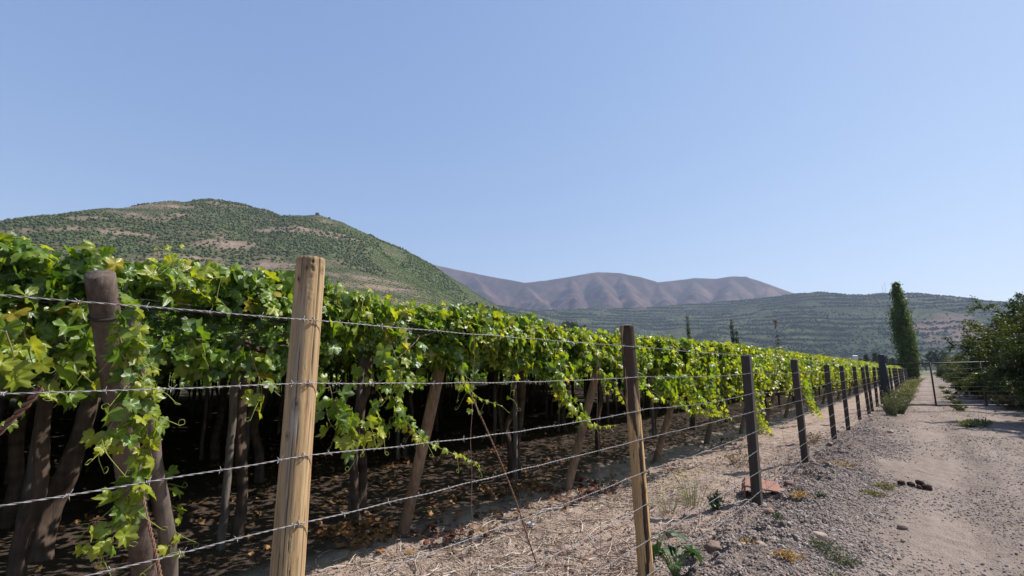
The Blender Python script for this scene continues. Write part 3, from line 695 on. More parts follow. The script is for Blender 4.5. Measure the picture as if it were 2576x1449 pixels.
# ------------------------------------------------------------------ barbed-wire fence
def round_post(name, base, top, r0, r1, style, mat, na=120, nz=460):
    """dense round timber with grain, cracks and knots modelled in the surface; angles from +x"""
    base, top = np.array(base), np.array(top); d = top-base; L = np.linalg.norm(d); zd = d/L
    xd = nrm(np.array([1., 0, 0])-zd*zd[0]); yd = np.cross(zd, xd)
    a = np.arange(na)/na*2*PI-PI; h = np.linspace(-.1, L, nz)
    A, Z = np.meshgrid(a, h, indexing='ij'); top_d = L-Z
    r = r0+(r1-r0)*(Z/L)
    ca, sa = np.cos(A), np.sin(A)
    r = r*(1+.05*(fbm(ca*1.2+3, sa*1.2, Z*1.1, 3, 3)-.5)*2)
    grain = fbm(ca*6+1, sa*6, Z*2.2, 4, 11); fine = fbm(ca*22, sa*22, Z*4., 3, 17)
    r = r*(1+.012*(grain-.5)+.008*(fine-.5))
    pal, tan, grey, brown = np.array([.44, .305, .165]), np.array([.355, .235, .122]), np.array([.27, .22, .17]), np.array([.15, .09, .05])
    big = fbm(ca*1.6+7, sa*1.6, Z*1.3, 3, 23)[..., None]
    col = tan+(pal-tan)*sstep(.2, .8, grain)[..., None]
    col = col+(grey-col)*(.55*sstep(.54, .7, big))
    col = col+(np.array([.30, .165, .09])-col)*(.5*sstep(.54, .7, fbm(ca*3, sa*3, Z*2.1+9, 3, 29))[..., None])
    col = col*(1-.2*sstep(.58, .72, fine)[..., None])
    blot = fbm(ca*4+5, sa*4, Z*7, 4, 41)[..., None]; col = col*(.8+.4*blot)
    fl_ = sstep(.60, .70, fbm(ca*16, sa*16, Z*11, 3, 43))[..., None]; col = col*(1-.35*fl_)
    r = r*(1+.018*(fbm(ca*7, sa*7, Z*12, 3, 47)-.5))
    def crack(ang, z0, z1, w, dep, wig=.05):
        nonlocal r, col
        c = ang+wig*(fbm(Z*3+ang*9, .5, 0, 3, 37)-.5)*2
        m = np.exp(-((((A-c+PI) % (2*PI))-PI)*r0/w)**2)*sstep(z0-.02, z0+.06, Z)*sstep(z1+.02, z1-.06, Z)
        r = r-dep*m; col = col*(1-.85*np.clip(m*1.3, 0, 1)[..., None])
    def knot(ang, z, s, hgt, dark=.8, ring=True):
        nonlocal r, col
        u = (((A-ang+PI) % (2*PI))-PI)*r0; v = (Z-z)*.72; q = np.hypot(u, v)/s
        r = r+hgt*np.exp(-q**2)-hgt*1.3*np.exp(-(q/.45)**2)
        col = col*(1-dark*np.exp(-(q/.6)**2)[..., None])
        if ring: col = col*(1-.35*np.exp(-((q-1.15)/.25)**2)[..., None])
    c0 = math.radians(-27); S_ = lambda s: c0+math.asin(max(-1, min(1, s)))
    if style == 0:
        seam = np.exp(-((((A-S_(.12)+PI) % (2*PI))-PI)/.22)**2); rip = (noise(A*30, Z*210+A*20, 0, 53)-.5)*sstep(.4, .6, noise(A*3, Z*6, 2, 54))
        r = r+.0022*rip*seam; col = col*(1+.35*rip*seam)[..., None]
        crack(S_(.62), L-.42, L+.1, .0022, .006); crack(S_(.08), .3, L-.5, .0010, .0015, .2); crack(S_(-.55), L-.1, L+.1, .0018, .004); crack(S_(.22), .0, .95, .0018, .003, .12)
        crack(S_(-.25), .9, L-.3, .0012, .002); crack(S_(.8), .4, 1.1, .0014, .003); crack(S_(-.5), .3, 1.0, .0012, .002)
        knot(S_(.15), L-.022, .011, .007); knot(S_(-.22), L-.044, .010, .001, .85, False); knot(S_(.2), L-.05, .013, .006, .35, False); knot(S_(.82), L-.045, .008, .004)
        knot(S_(-.75), L-.082, .012, -.004, .9, False); knot(S_(-.2), L-.50, .012, .002); knot(S_(-.6), L-.60, .008, .001); knot(S_(-.12), .56, .017, .006); knot(S_(-.38), .49, .008, .002); knot(S_(-.3), .3, .014, .004)
        m = np.exp(-((((A-S_(-.8)+PI) % (2*PI))-PI)*r0/.012)**2)*sstep(L-.25, L-.12, Z)*sstep(L-.07, L-.1, Z); r = r-.006*m
        gp = np.exp(-((((A-S_(-.2)+PI) % (2*PI))-PI)*r0/.008)**2-((Z-(L-.56))/.045)**2)[..., None]; col = col+(np.array([.42, .4, .38])-col)*.7*gp
        col = col*(1-.25*sstep(.05, .0, top_d)[..., None])
    else:
        col = np.minimum(col*np.array([1.3, 1.25, 1.08]), .6)
        bk = fbm(ca*2.0+2, sa*2.0, Z*3.2, 4, 51)
        zone = sstep(L-.75, L-.45, Z)*.12+.06*np.exp(-((Z-(L-.12))/.09)**2)+.03*sstep(.35, .15, Z)
        m = sstep(.52, .54, bk+zone*.8-.02)
        col = col*(1-m[..., None])+np.array([.062, .040, .028])*(.8+.5*fine[..., None])*m[..., None]
        r = r+.0022*m
        crack(S_(.3), .1, L, .0018, .003, .1); crack(S_(-.4), .0, .8, .0016, .003, .1); crack(S_(.75), L-.9, L+.1, .0016, .003); knot(S_(-.1), L-.62, .012, .003); knot(S_(.4), .7, .01, .003)
        col = col*(1-.35*sstep(.06, .0, top_d)[..., None])
    # slightly domed, rounded top edge
    r = r*(1-.09*sstep(.008, 0., top_d))
    V = Z[..., None]*zd+r[..., None]*(np.cos(A)[..., None]*xd+np.sin(A)[..., None]*yd)
    mb = MB(); nv = nz; Q = grid_quads(na, nz, True)
    rings = [1., .8, .55, .3, .0]; Vt = []; ct = []
    for f in rings[1:]:
        Vt.append(V[:, -1]*0+zd*(L+.004*(1-f))+f*(V[:, -1]-zd*L)+zd*(fbm(np.cos(a)*f*3, np.sin(a)*f*3, 0, 2, 61)[:, None]-.5)*.004)
        ct.append(np.broadcast_to(np.array([.27, .24, .21]), (na, 3))*(.7+.6*noise(np.full(na, f*14), a*.6)[:, None]))
    Vall = np.concatenate([V.reshape(-1, 3)]+Vt); call = np.concatenate([col.reshape(-1, 3)]+ct)
    prev = np.arange(na)*nz+nz-1; base_i = na*nz; q2 = []
    for kx in range(4):
        cur = base_i+kx*na+np.arange(na)
        q2.append(np.stack([prev, np.roll(prev, -1), np.roll(cur, -1), cur], 1)); prev = cur
    mb.add(Vall, None, np.concatenate([Q]+q2), np.clip(call, 0.01, 1))
    return mb
fence = empty('barbed_wire_fence', (FX, 0, 0), 0, 'barbed wire fence of eight strands on two round and several square dark posts', 'fence')
def fpart(mb, name, mat, loc, smooth=True):
    o = mb.build(name, mat, fence, smooth, (loc[0]-FX, loc[1], loc[2])); return o
wz = [1.665, 1.455, 1.225, 1.02, .80, .585, .36, .15]
p1t = atx(783, 650, FX); p1b = atx(722, 1440, FX); dd_ = (p1t-p1b); p1base = p1b+dd_*((-.02-p1b[2])/dd_[2])
p2t = atx(1577, 818, FX); p2b = atx(1626, 1449, FX); dd_ = (p2t-p2b); p2base = p2b+dd_*((-.02-p2b[2])/dd_[2])
o = fpart(round_post('post', (0, 0, 0), p1t-p1base, .0535, .0475, 0, m_post), 'post', m_post, p1base); o['label'] = 'tall pale round post with knots and long cracks, nearest the camera'
post_a = o
o = fpart(round_post('post', (0, 0, 0), p2t-p2base, .053, .047, 1, m_post), 'post', m_post, p2base); o['label'] = 'round tan post with patches of dark bark left on it'
post_b = o
sq = []
for (bx, by, tx, ty) in ((1903, 1258, 1876, 892), (2028, 1170, 2000, 905), (2100, 1104, 2077, 918), (2138, 1085, 2112, 920), (2165, 1060, 2145, 922), (2187, 1045, 2172, 924)):
    d0 = ray(bx, by); p = EYE+d0*(FX/d0[0]); t = atx(tx, ty, FX); sq.append((p[1]*.5+t[1]*.5+.0, t[2], t[1]-p[1]))
for i, (y, zt, ln) in enumerate(sq+[(22.0, 1.66, .02)]):
    mb = MB(); w = .048 if i < 3 else .045
    zs = np.linspace(-.12, zt, 24)
    box(mb, (-w, -w*1.08, -.12), (w, w*1.08, zt), (.062, .05, .043), .005)
    o = fpart(mb, 'post', m_dark, (FX, y, 0), False); o.rotation_euler = (random.gauss(0, .012), random.gauss(0, .012), random.gauss(0, .06))
    if i < 2: o['label'] = ['square dark timber post standing beside the red clay tile', 'square dark timber post, second of the square ones from the camera'][i]
# strands
posts_y = [p1base[1], p2base[1]]+[s[0] for s in sq]+[22.0]
wire_m = None
bm = MB()
for ang0 in (0, PI/2):   # barb: wrapped coil with four points
    pass
s_ = np.linspace(0, 5*PI, 34); tube(bm, np.stack([.0042*np.cos(s_), np.linspace(-.005, .005, 34), .0042*np.sin(s_)], 1), .0013, 5, (.34, .31, .31), True)
for (yy0, a0) in ((-.005, .6), (.005, 2.4), (-.002, 3.7), (.003, 5.4)):
    e = np.array([math.cos(a0), 0, math.sin(a0)])
    tube(bm, [np.array([0, yy0, 0])+e*.003, np.array([0, yy0*1.4, 0])+e*.009, np.array([0, yy0*2.2, 0])+e*.017], [.0013, .0012, .0004], 5, (.36, .33, .33), True)
barb_mesh = bm.mesh('barb', m_wire)
def post_side(y):   # wire runs on the road side of the posts
    return .055
for wi, z0 in enumerate(wz):
    key = [(-1.6, z0+.01), (p1base[1]*1., z0)]+[(yy_, z0*(1+.004*math.sin(yy_*3+wi))-.0*yy_) for yy_ in posts_y[1:]]+[(23.2, z0)]
    pts = []
    for (ya, za), (yb, zb) in zip(key[:-1], key[1:]):
        m = 14
        for q in range(m):
            f = q/m; pts.append((FX+.054+.004*math.sin((ya+(yb-ya)*f)*4+wi), ya+(yb-ya)*f, za+(zb-za)*f-.022*(wi % 3+.4)*.5*4*f*(1-f)*(yb-ya)/2.8+.0018*math.sin(f*40+wi*3)))
    pts.append((FX+.054, 23.2, z0)); pts = np.array(pts)
    mb = MB(); cut = np.searchsorted(pts[:, 1], 8.5)
    near = curve(pts[:cut+1], 2400); T, U, W = frames(near)
    s = np.concatenate([[0], np.cumsum(np.linalg.norm(np.diff(near, axis=0), axis=1))])
    for ph in (0, PI):
        a = 2*PI*s/.048+ph
        tube(mb, near+.0013*(np.cos(a)[:, None]*U+np.sin(a)[:, None]*W), .0012, 5, (.24, .22, .22), False)
    tube(mb, pts[cut:], .0021, 5, (.21, .19, .19), False)
    mb.v = [v-np.array([FX, 0, 0]) for v in mb.v]
    w = mb.build('barbed_wire', m_wire, fence)
    yb = -.6+R.uniform(0, .1)
    while yb < 7.2:
        q = near[np.searchsorted(near[:, 1], yb)]
        o = child('barb', barb_mesh, w); o.location = q-np.array([FX, 0, 0]); o.rotation_euler = (0, R.uniform(0, 6), R.normal(0, .2)); sc = R.uniform(.6, .9); o.scale = (sc, sc, sc)
        yb += R.uniform(.13, .175)
# staples
st = MB(); a = np.linspace(-.4, PI+.4, 14)
tube(st, np.stack([.012*np.sin(a)-.004, .004*np.cos(a)*0+np.zeros(14), .011*np.cos(a)], 1), .0018, 6, (.3, .27, .27)); stm = st.mesh('staple', m_wire)
for post, pb, pt in ((post_a, p1base, p1t), (post_b, p2base, p2t)):
    for z0 in wz:
        f = (z0-pb[2])/(pt[2]-pb[2]); o = child('staple', stm, post); o.location = (.049, (pt[1]-pb[1])*f, z0-pb[2])
# droppers: thin vertical wires tying the strands
for (ax, ay, bx, by) in ((1168, 870, 1160, 1500), (1480, 900, 1490, 1480), (1805, 905, 1850, 1320), (2003-60, 920, 1965, 1210)):
    ytop = atx(ax, ay, FX)[1]; yl = atx(bx, by, FX)[1]
    mb = MB(); zz = np.linspace(wz[0]+.005, wz[-1]-.03, 30)
    tube(mb, np.stack([np.full(30, .058)+.003*np.sin(zz*25), np.linspace(ytop, (ytop+yl)/2, 30)+.006*np.sin(zz*9), zz], 1), .0013, 5, (.17, .10, .075), False)
    mb.build('dropper_wire', m_rust, fence)

# fence beyond the gate
fence2 = empty('barbed_wire_fence', (FX, 24, 0), 0, 'farther fence of many small dark posts running on beyond the gate', 'fence')
mb = MB(); box(mb, (-.05, -.05, -.1), (.05, .05, 1.6), (.055, .045, .04), .005); pm = mb.mesh('post', m_dark, False)
for i in range(34):
    o = child('post', pm, fence2); o.location = (R.normal(0, .02), .9+i*2.3, 0); o.rotation_euler = (R.normal(0, .015), R.normal(0, .015), 0)
for z0 in wz:
    mb = MB(); tube(mb, [(.055, -.4, z0), (.055, 40, z0), (.055, 80, z0)], .003, 4, (.3, .27, .27), False); mb.build('barbed_wire', m_wire, fence2)

# ------------------------------------------------------------------ gate
gp = np.array([-1.22, 22.9, 0.])
mb = MB(); box(mb, (-.075, -.075, -.2), (.075, .075, 2.08), (.028, .032, .042), .008)
o = mb.build('gate_post', m_metal, None, False, gp); o.rotation_euler = (0, .02, .7); tag(o, 'tall dark steel gate post at the end of the fence', 'gate post')
gd = nrm(RT*np.array([1, 1, 0])+np.array([.03, -.05, 0])); g0 = gp+gd*.16
gate = empty('farm_gate', g0, 0, 'wide dark tubular farm gate with wire infill standing across the track', 'gate')
GL = 5.45
def gtube(name, pts, r, col=(.014, .015, .017), mat=m_metal):
    mb = MB(); tube(mb, pts, r, 8, col); return mb.build(name, mat, gate)
def gpnt(s, z): return gd*s+np.array([0, 0, z])
gtube('top_rail', [gpnt(0, 1.70), gpnt(GL/2, 1.765), gpnt(GL, 1.83)], .025); gtube('bottom_rail', [gpnt(0, .2), gpnt(GL/2, .2), gpnt(GL, .2)], .026)
for s in (0., 1.62, 3.42, GL):
    gtube('upright', [gpnt(s, .17), gpnt(s, 1.73+.13*s/GL)], .027)
for i in range(8):
    z = .37+i*.165
    gtube('infill_wire', [gpnt(0, z), gpnt(GL/2, z*1.01), gpnt(GL, z*1.03)], .0028, (.07, .062, .06), m_wire)
for z in (.45, 1.5):
    mb = MB(); p = gpnt(-.08, z); tube(mb, [p+np.array([0, 0, -.05]), p+np.array([0, 0, .05])], .022, 8, (.03, .033, .036)); mb.build('hinge', m_metal, gate)
e = g0+gd*(GL+.15)
mb = MB(); box(mb, (-.07, -.07, -.2), (.07, .07, 2.0), (.03, .03, .035), .008); tag(mb.build('gate_post', m_metal, None, False, e), 'dark gate post in the shade of the right-hand trees', 'gate post')

# ------------------------------------------------------------------ trees
def leaf_quads(mb, P, Nn, T, size, col, w=.5):
    n = len(P); T = nrm(T); Nn = nrm(Nn-T*(Nn*T).sum(1)[:, None]); X = np.cross(T, Nn)
    V = np.stack([P-T*size[:, None]*.5, P+X*size[:, None]*w*.5+Nn*size[:, None]*.08, P+T*size[:, None]*.5, P-X*size[:, None]*w*.5+Nn*size[:, None]*.08], 1)
    mb.add(V.reshape(-1, 3), None, (np.arange(n)[:, None]*4+np.array([0, 1, 2, 3])), np.repeat(col, 4, 0))
def poplar(h, rad, seed, n, leaf, cols, lean=0., lobes=((0, 0, 1.),), sparse=0., name='poplar'):
    rng = np.random.default_rng(seed); tr, cr = MB(), MB()
    tp = np.stack([lean*np.linspace(0, 1, 20)**1.2*h, np.zeros(20), np.linspace(-.3, h*.97, 20)], 1)
    tube(tr, tp, np.linspace(rad*.16, .02, 20), 9, (.09, .075, .06))
    for (ox, oy, hs) in lobes:
        m = int(n/len(lobes)); nb = int(m/36)
        zb = rng.uniform(.06, .96, nb)**.9*hs
        for z in zb:
            a = rng.uniform(0, 2*PI); f = z/hs
            wr = rad*float(np.interp(f, [0, .12, .4, .6, .8, .92, 1], [.62, .88, 1., .8, .42, .16, .02]))*hs+.05
            base = np.array([ox+lean*z**1.2*h, oy, z*h]); L = wr*rng.uniform(.5, 1.15)
            e = base+np.array([math.cos(a)*L, math.sin(a)*L, L*rng.uniform(1.2, 2.4)])
            tube(tr, [base, (base+e)/2+np.array([math.cos(a)*L*.12, math.sin(a)*L*.12, -.05*L]), e], [rad*.03, rad*.018, .01], 4, (.10, .085, .07), False)
            if rng.uniform() < sparse: continue
            t = rng.uniform(.25, 1.08, 36)[:, None]; P = base+(e-base)*t+rng.normal(0, leaf*.8, (36, 3))
            c = np.array(cols)[rng.integers(len(cols))]*rng.uniform(.75, 1.25, (36, 1))
            leaf_quads(cr, P, rng.normal(0, 1, (36, 3))+np.array([math.cos(a), math.sin(a), .4]), rng.normal(0, .6, (36, 3))+np.array([0, 0, .9]), rng.uniform(.7, 1.3, 36)*leaf, c, .8)
    return tr, cr
def place_tree(name, tr, cr, loc, label, cat='tree', group=None, rz=0., sc=1., mt=None):
    r = empty(name, loc, rz, label, cat, group); r.scale = (sc,)*3
    for nm, m_, mt_ in (('trunk', tr, m_bark), ('crown', cr, mt or m_tree)):
        if isinstance(m_, MB): m_.build(nm, mt_, r)
        else: child(nm, m_, r)
    return r
pg_ = [(.09, .13, .036), (.12, .16, .048), (.065, .10, .03)]
pl = atr(2287, 935, 76)
h_pop = 1.5+76*.135*1.24
tr, cr = poplar(12.5, 1.1, 5, 36000, .19, pg_, 0., ((-.1, 0, 1.), (.5, .2, .68), (.3, -.3, .5)))
r = place_tree('poplar', tr, cr, (pl[0], pl[1], -.1), 'tall dense green poplar leaning left beside the gate end of the track'); r.rotation_euler = (0, 0, YAW)
for (px, top_, seed, cols, sp, lbl, lob, lean, n) in (
    (1742, 788, 21, [(.08, .09, .05), (.1, .1, .06)], .35, 'thin sparse olive poplar above the vines, right of the dark-patched round post', ((0, 0, 1.),), -.035, 5000),
    (1853, 800, 22, [(.05, .08, .03), (.06, .09, .035)], .15, 'thin green poplar with a forked tip above the vines near the first square post', ((-.3, 0, 1.), (1.0, 0, .78)), -.01, 6500),
    (1965, 797, 23, [(.1, .08, .065), (.09, .07, .06)], .8, 'bare brownish poplar above the vines, rightmost of the thin three', ((0, 0, 1.),), -.02, 5000)):
    base = atr(px, 932, 170); tp = atr(px, top_, 170); h = tp[2]
    tr, cr = poplar(h, .5, seed, n//2, .34, cols, lean, lob, sp)
    r = place_tree('poplar', tr, cr, (base[0], base[1], -.1), lbl, 'tree'); r.rotation_euler = (0, 0, YAW)
tr, cr = poplar(11, 1.1, 31, 2400, .55, [(.045, .065, .035), (.06, .075, .04)]); tm_, cm_ = tr.mesh('trunk', m_bark), cr.mesh('crown', m_tree)
for i, (px, top_) in enumerate(((2128, 905), (2183, 893), (2206, 889), (2232, 896), (2250, 901), (2265, 905), (2168, 903), (2243, 903))):
    d_ = 260+20*i; base = atr(px, 932, d_); tp = atr(px, top_, d_)
    place_tree('poplar', tm_, cm_, (base[0], base[1], -.2), 'tiny far poplar standing in the valley left of the tall poplar', 'tree', 'tiny far poplars in the valley', i, max(.3, (tp[2]+.2)/11))
def bush_tree(seed, h=5., rad=2.3, n=9000, cols=None, leaf=.13, flat=1.):
    rng = np.random.default_rng(seed); tr, cr = MB(), MB(); cols = np.array(cols or [(.038, .058, .012), (.060, .082, .015), (.028, .044, .010), (.085, .10, .018)])
    nl = 13; tips = []
    for k in range(nl):
        a = k*2*PI/nl+rng.normal(0, .3); el = rng.uniform(.35, 1.35)
        L = h*.78*rng.uniform(.7, 1.)*(1 if el > .8 else .8)
        d = np.array([math.cos(a)*math.cos(el)*rad/h*2., math.sin(a)*math.cos(el)*rad/h*2., math.sin(el)])
        p0 = np.array([rng.normal(0, .12), rng.normal(0, .12), 0]); Pc = curve([p0+np.array([0, 0, -.2]), p0+d*L*.35+np.array([0, 0, .15]), p0+d*L*.75+rng.normal(0, .15, 3), p0+d*L*1.05+np.array([0, 0, -.1])], 18)
        tube(tr, Pc, np.linspace(.09, .012, 18), 7, (.06, .045, .035), False)
        for q in range(16):
            i = rng.integers(4, 18); b0 = Pc[i]; a2 = rng.uniform(0, 2*PI); l2 = h*rng.uniform(.12, .28)
            e = b0+np.array([math.cos(a2)*l2, math.sin(a2)*l2, l2*rng.uniform(-.5, .7)]); e[2] = max(e[2], .25)
            tube(tr, [b0, (b0+e)/2+np.array([0, 0, .06*h*.2]), e], [.02, .012, .005], 4, (.07, .05, .04), False); tips.append((b0, e))
    per = int(n/len(tips))
    for (b0, e) in tips:
        c = cols[rng.integers(len(cols))]
        ns = 9; m = per//ns
        for q in range(ns):   # feathery sprays along each twig
            t = rng.uniform(.2, 1.05); s0 = b0+(e-b0)*t; dv = nrm((e-b0)*.6+rng.normal(0, .5, 3)*np.linalg.norm(e-b0)); Ls = rng.uniform(.3, .6)*h/5
            P = s0+dv*np.linspace(0, Ls, m)[:, None]+rng.normal(0, .045*h/5, (m, 3)); P[:, 2] -= .12*np.linspace(0, 1, m)**2*h/5
            P[:, 2] = np.maximum(P[:, 2], .05)
            leaf_quads(cr, P, rng.normal(0, .7, (m, 3))+np.array([0, 0, .8]), dv+rng.normal(0, .5, (m, 3)), rng.uniform(.7, 1.3, m)*leaf*h/5, c*rng.uniform(.8, 1.2, (m, 1)), .45)
    return tr, cr
bt = []
for s in (1, 2, 3):
    tr, cr = bush_tree(700+s, n=150000, rad=1.85, leaf=.075); bt.append((tr.mesh('trunk', m_bark), cr.mesh('crown', m_bush)))
rows = [(3.9, 19.7, 1.05), (5.5, 27.4, 1.4), (4.3, 32, 1.25), (6.4, 30, 1.35), (3.3, 36, 1.0), (5.2, 37, 1.05), (3.3, 42, .78), (3.3, 49, .72), (3.3, 57, .72), (3.3, 66, .72), (3.4, 76, .75), (3.4, 88, .8), (3.4, 102, .8), (3.4, 118, .85), (6.9, 25.6, 1.2), (8, 32, 1.25), (4.9, 29.8, 1.25), (3.6, 33.8, .7), (3.2, 39, .6), (3.2, 45.5, .6)]
for i, (x, y, sc) in enumerate(rows):   # the hedge-like line of trees
    lbl = ('dark backlit feathery tree overhanging the track at the right edge' if i == 1 else 'tree just out of frame at the right whose shadow falls on the track' if i == 0 else 'bushy dark green tree close behind the gate at the right' if i in (2, 3, 5, 14, 15) else 'smaller sunlit bushy tree in the receding line right of the track')
    place_tree('bushy_tree', bt[i % 3][0], bt[i % 3][1], (x, y, .0), lbl, 'tree', 'bushy trees lining the right side of the track', i*2.1, sc)

# ------------------------------------------------------------------ hills
def ridge_h(x, y, segs):
    """segs: list of (polyline Nx3, slope)"""
    best = np.full(np.shape(x), -1e9)
    for P, sl in segs:
        for a, b_ in zip(P[:-1], P[1:]):
            ab = b_[:2]-a[:2]; L2 = ab@ab
            t = np.clip(((x-a[0])*ab[0]+(y-a[1])*ab[1])/L2, 0, 1)
            dist = np.hypot(x-a[0]-t*ab[0], y-a[1]-t*ab[1]); zr = a[2]+t*(b_[2]-a[2])
            k = 22.
            best = np.maximum(best, zr-sl*(np.sqrt(dist**2+k**2)-k))
    return best
def near_ridge(x, y, P, w):
    d = np.full(np.shape(x), 1e9)
    for a, b_ in zip(P[:-1], P[1:]):
        ab = b_[:2]-a[:2]; t = np.clip(((x-a[0])*ab[0]+(y-a[1])*ab[1])/(ab@ab), 0, 1)
        d = np.minimum(d, np.hypot(x-a[0]-t*ab[0], y-a[1]-t*ab[1]))
    return sstep(0, w, d)
def ridge(pts): return np.array([atr(a, b_, r_) for a, b_, r_ in pts])
def polar_mesh(az0, az1, naz, rr, hf, colf):
    az = np.radians(np.linspace(az0, az1, naz)); A, Rr = np.meshgrid(az, rr, indexing='ij')
    X, Y = np.sin(A)*Rr, np.cos(A)*Rr; Z = hf(X, Y)
    mb = MB(); mb.add(np.stack([X, Y, Z], -1).reshape(-1, 3), None, grid_quads(naz, len(rr))[:, ::-1], colf(X, Y, Z).reshape(-1, 3)); return mb
r1 = ridge([(-700, 690, 980), (-300, 615, 940), (0, 563, 920), (150, 546, 930), (300, 528, 960), (450, 510, 1010), (545, 505, 1050), (600, 513, 1050), (660, 530, 1030), (715, 547, 1010), (760, 545, 1000), (800, 542, 985), (850, 558, 985), (920, 590, 1000), (1000, 624, 1020), (1070, 662, 1060), (1150, 712, 1110), (1230, 762, 1170), (1290, 800, 1230), (1350, 835, 1290), (1420, 890, 1350)])
r2 = ridge([(800, 545, 985), (880, 600, 905), (960, 675, 820), (1050, 745, 740), (1130, 795, 680), (1200, 850, 620)])
r3 = ridge([(300, 532, 960), (260, 640, 800), (200, 760, 640)])
def h1(x, y):
    h = ridge_h(x, y, [(r1[:11], .58), (r1[10:], 1.0), (r2, .68), (r3, .46)])
    return h+(fbm(x/70, y/70, 0, 4, 81)-.5)*18*sstep(0, 120, h)*(.1+.9*near_ridge(x, y, r1, 120))-4*sstep(30, 0, h)
soilA, soilB, grassA = np.array([.135, .108, .072]), np.array([.20, .148, .112]), np.array([.066, .078, .034])
def flank(x, y):   # 1 on the slope that faces right of the spur
    sgn = np.full(np.shape(x), -1e9); P = r2
    # signed distance to the spur line extended from the knob
    a, b_ = P[0], P[-1]; ab = b_-a; nx, ny = ab[1], -ab[0]; L = math.hypot(nx, ny)
    return sstep(-25, 40, -((x-a[0])*nx+(y-a[1])*ny)/L)
def c1(x, y, z):
    n1 = fbm(np.arctan2(x, y)*np.hypot(x, y)/75, z/13., 0, 4, 93)[..., None]; n2 = fbm(x/14, y/14, 0, 3, 85)[..., None]
    c = grassA+(soilA-grassA)*sstep(.50, .69, n1); c = c+(soilB-c)*sstep(.66, .73, n1)*sstep(.3, .6, n2)
    fl = flank(x, y)[..., None]; te = np.abs(((z+18*(fbm(x/80, y/80, 0, 3, 96)-.5))/13.) % 1-.5)[..., None]
    c = c+(soilA*1.1-c)*(.6*sstep(.09, .03, te)); c = c*(1-.6*fl)+.6*fl*np.array([.075, .095, .035]); return c
rr1 = np.concatenate([np.linspace(280, 1100, 230), np.linspace(1110, 1700, 50)])
m_hill = mat_attr('hill_soil', .95, .1, .12, .35, 0)
tag(polar_mesh(-112, -30, 620, rr1, h1, c1).build('hills', m_hill), 'green hill with planted rows of shrubs and bare tan patches at the left', kind='structure')
# shrubs and orchard rows on the hill
mb = MB()
G = 3.5; gx, gy = np.meshgrid(np.arange(-1250, -100, G), np.arange(-420, 1150, G*.8)); gx, gy = gx.ravel(), gy.ravel()
th = .5; x = gx*math.cos(th)-gy*math.sin(th); y = gx*math.sin(th)+gy*math.cos(th)
# rows follow two directions in different plots
plot = fbm(x/160, y/160, 0, 2, 90)
wild = plot > .5
x = x+np.where(wild, R.normal(0, 2.2, len(x)), R.normal(0, .45, len(x))); y = y+np.where(wild, R.normal(0, 2.2, len(x)), R.normal(0, .45, len(x)))
az = np.degrees(np.arctan2(x, y)); rad = np.hypot(x, y)
z = h1(x, y); fl = flank(x, y)
bare = fbm(np.radians(az)*rad/75, z/13., 0, 4, 93)
terr = np.abs(((z+18*(fbm(x/80, y/80, 0, 3, 96)-.5)) / 13.) % 1-.5)   # bare terrace tracks on the contour
ok = (az > -108) & (az < -32) & (rad > 330) & (rad < 1330) & (z > 5) & ((bare+.16*(R.uniform(0, 1, len(x))-.5) < .685) | (R.uniform(0, 1, len(x)) < .12) | (fl > .5)) & ((terr > .05) | (R.uniform(0, 1, len(x)) < .15) | (fl > .5)) & (R.uniform(0, 1, len(x)) < np.where(wild, .95, .85))
x, y, z, fl, wild = x[ok], y[ok], z[ok], fl[ok], wild[ok]; n = len(x)
s = np.where(wild, R.uniform(.5, 1.0, n)**2.5*2.5, R.uniform(.55, 1.0, n))*(1+.15*fl)
cl = np.array([.068, .084, .036])*R.uniform(.7, 1.4, (n, 1)); cl = cl*(1-fl[:, None])+fl[:, None]*np.array([.082, .110, .034])*R.uniform(.7, 1.3, (n, 1))
scatter_blobs(mb, np.stack([x, y, z+s*.45], 1), s, cl, (.8, 1.1), .3)
tag(mb.build('hillside_scrub', m_scrub, smooth=False), 'rows of dark shrubs and trees covering the green hill', 'scrub', kind='stuff')
print('hill shrubs', n)
def small_tree(seed, cols):
    rng = np.random.default_rng(seed); tr, cr = MB(), MB()
    tube(tr, [(0, 0, -1), (0, 0, .3), (.04, 0, .6)], [.06, .045, .02], 6, (.07, .055, .045))
    for k in range(5):
        a = rng.uniform(0, 6.28); tube(tr, [(0, 0, .3), (math.cos(a)*.2, math.sin(a)*.2, .6)], [.03, .01], 4, (.07, .055, .045), False)
    n = 420; u = rng.normal(0, 1, (n, 3)); u = nrm(u)*rng.uniform(.5, 1, (n, 1))**.5; lump = 1+.5*(fbm(u[:, 0]*2+seed, u[:, 1]*2, u[:, 2]*2, 2, seed)-.5)
    P = u*np.array([.42, .42, .36])*lump[:, None]+np.array([0, 0, .66])
    leaf_quads(cr, P, u+rng.normal(0, .4, (n, 3)), rng.normal(0, 1, (n, 3)), rng.uniform(.08, .16, n), np.array(cols)[rng.integers(len(cols), size=n)]*rng.uniform(.8, 1.2, (n, 1)), .9)
    return tr.mesh('trunk', m_bark), cr.mesh('crown', m_tree)
stt = [small_tree(800+k, [(.035, .05, .022), (.045, .06, .028)]) for k in range(3)]
for px, py, sz, lbl in ((798, 541, 9, 'larger round tree on the knob of the green hill'), (828, 549, 7, 'right one of two trees breaking the skyline of the green hill')):
    p = atr(px, py, 990); zz = float(h1(p[0], p[1])); place_tree('tree', stt[0][0], stt[0][1], (p[0], p[1], zz-1), lbl, 'tree', 'trees on the hill knob', px, sz)
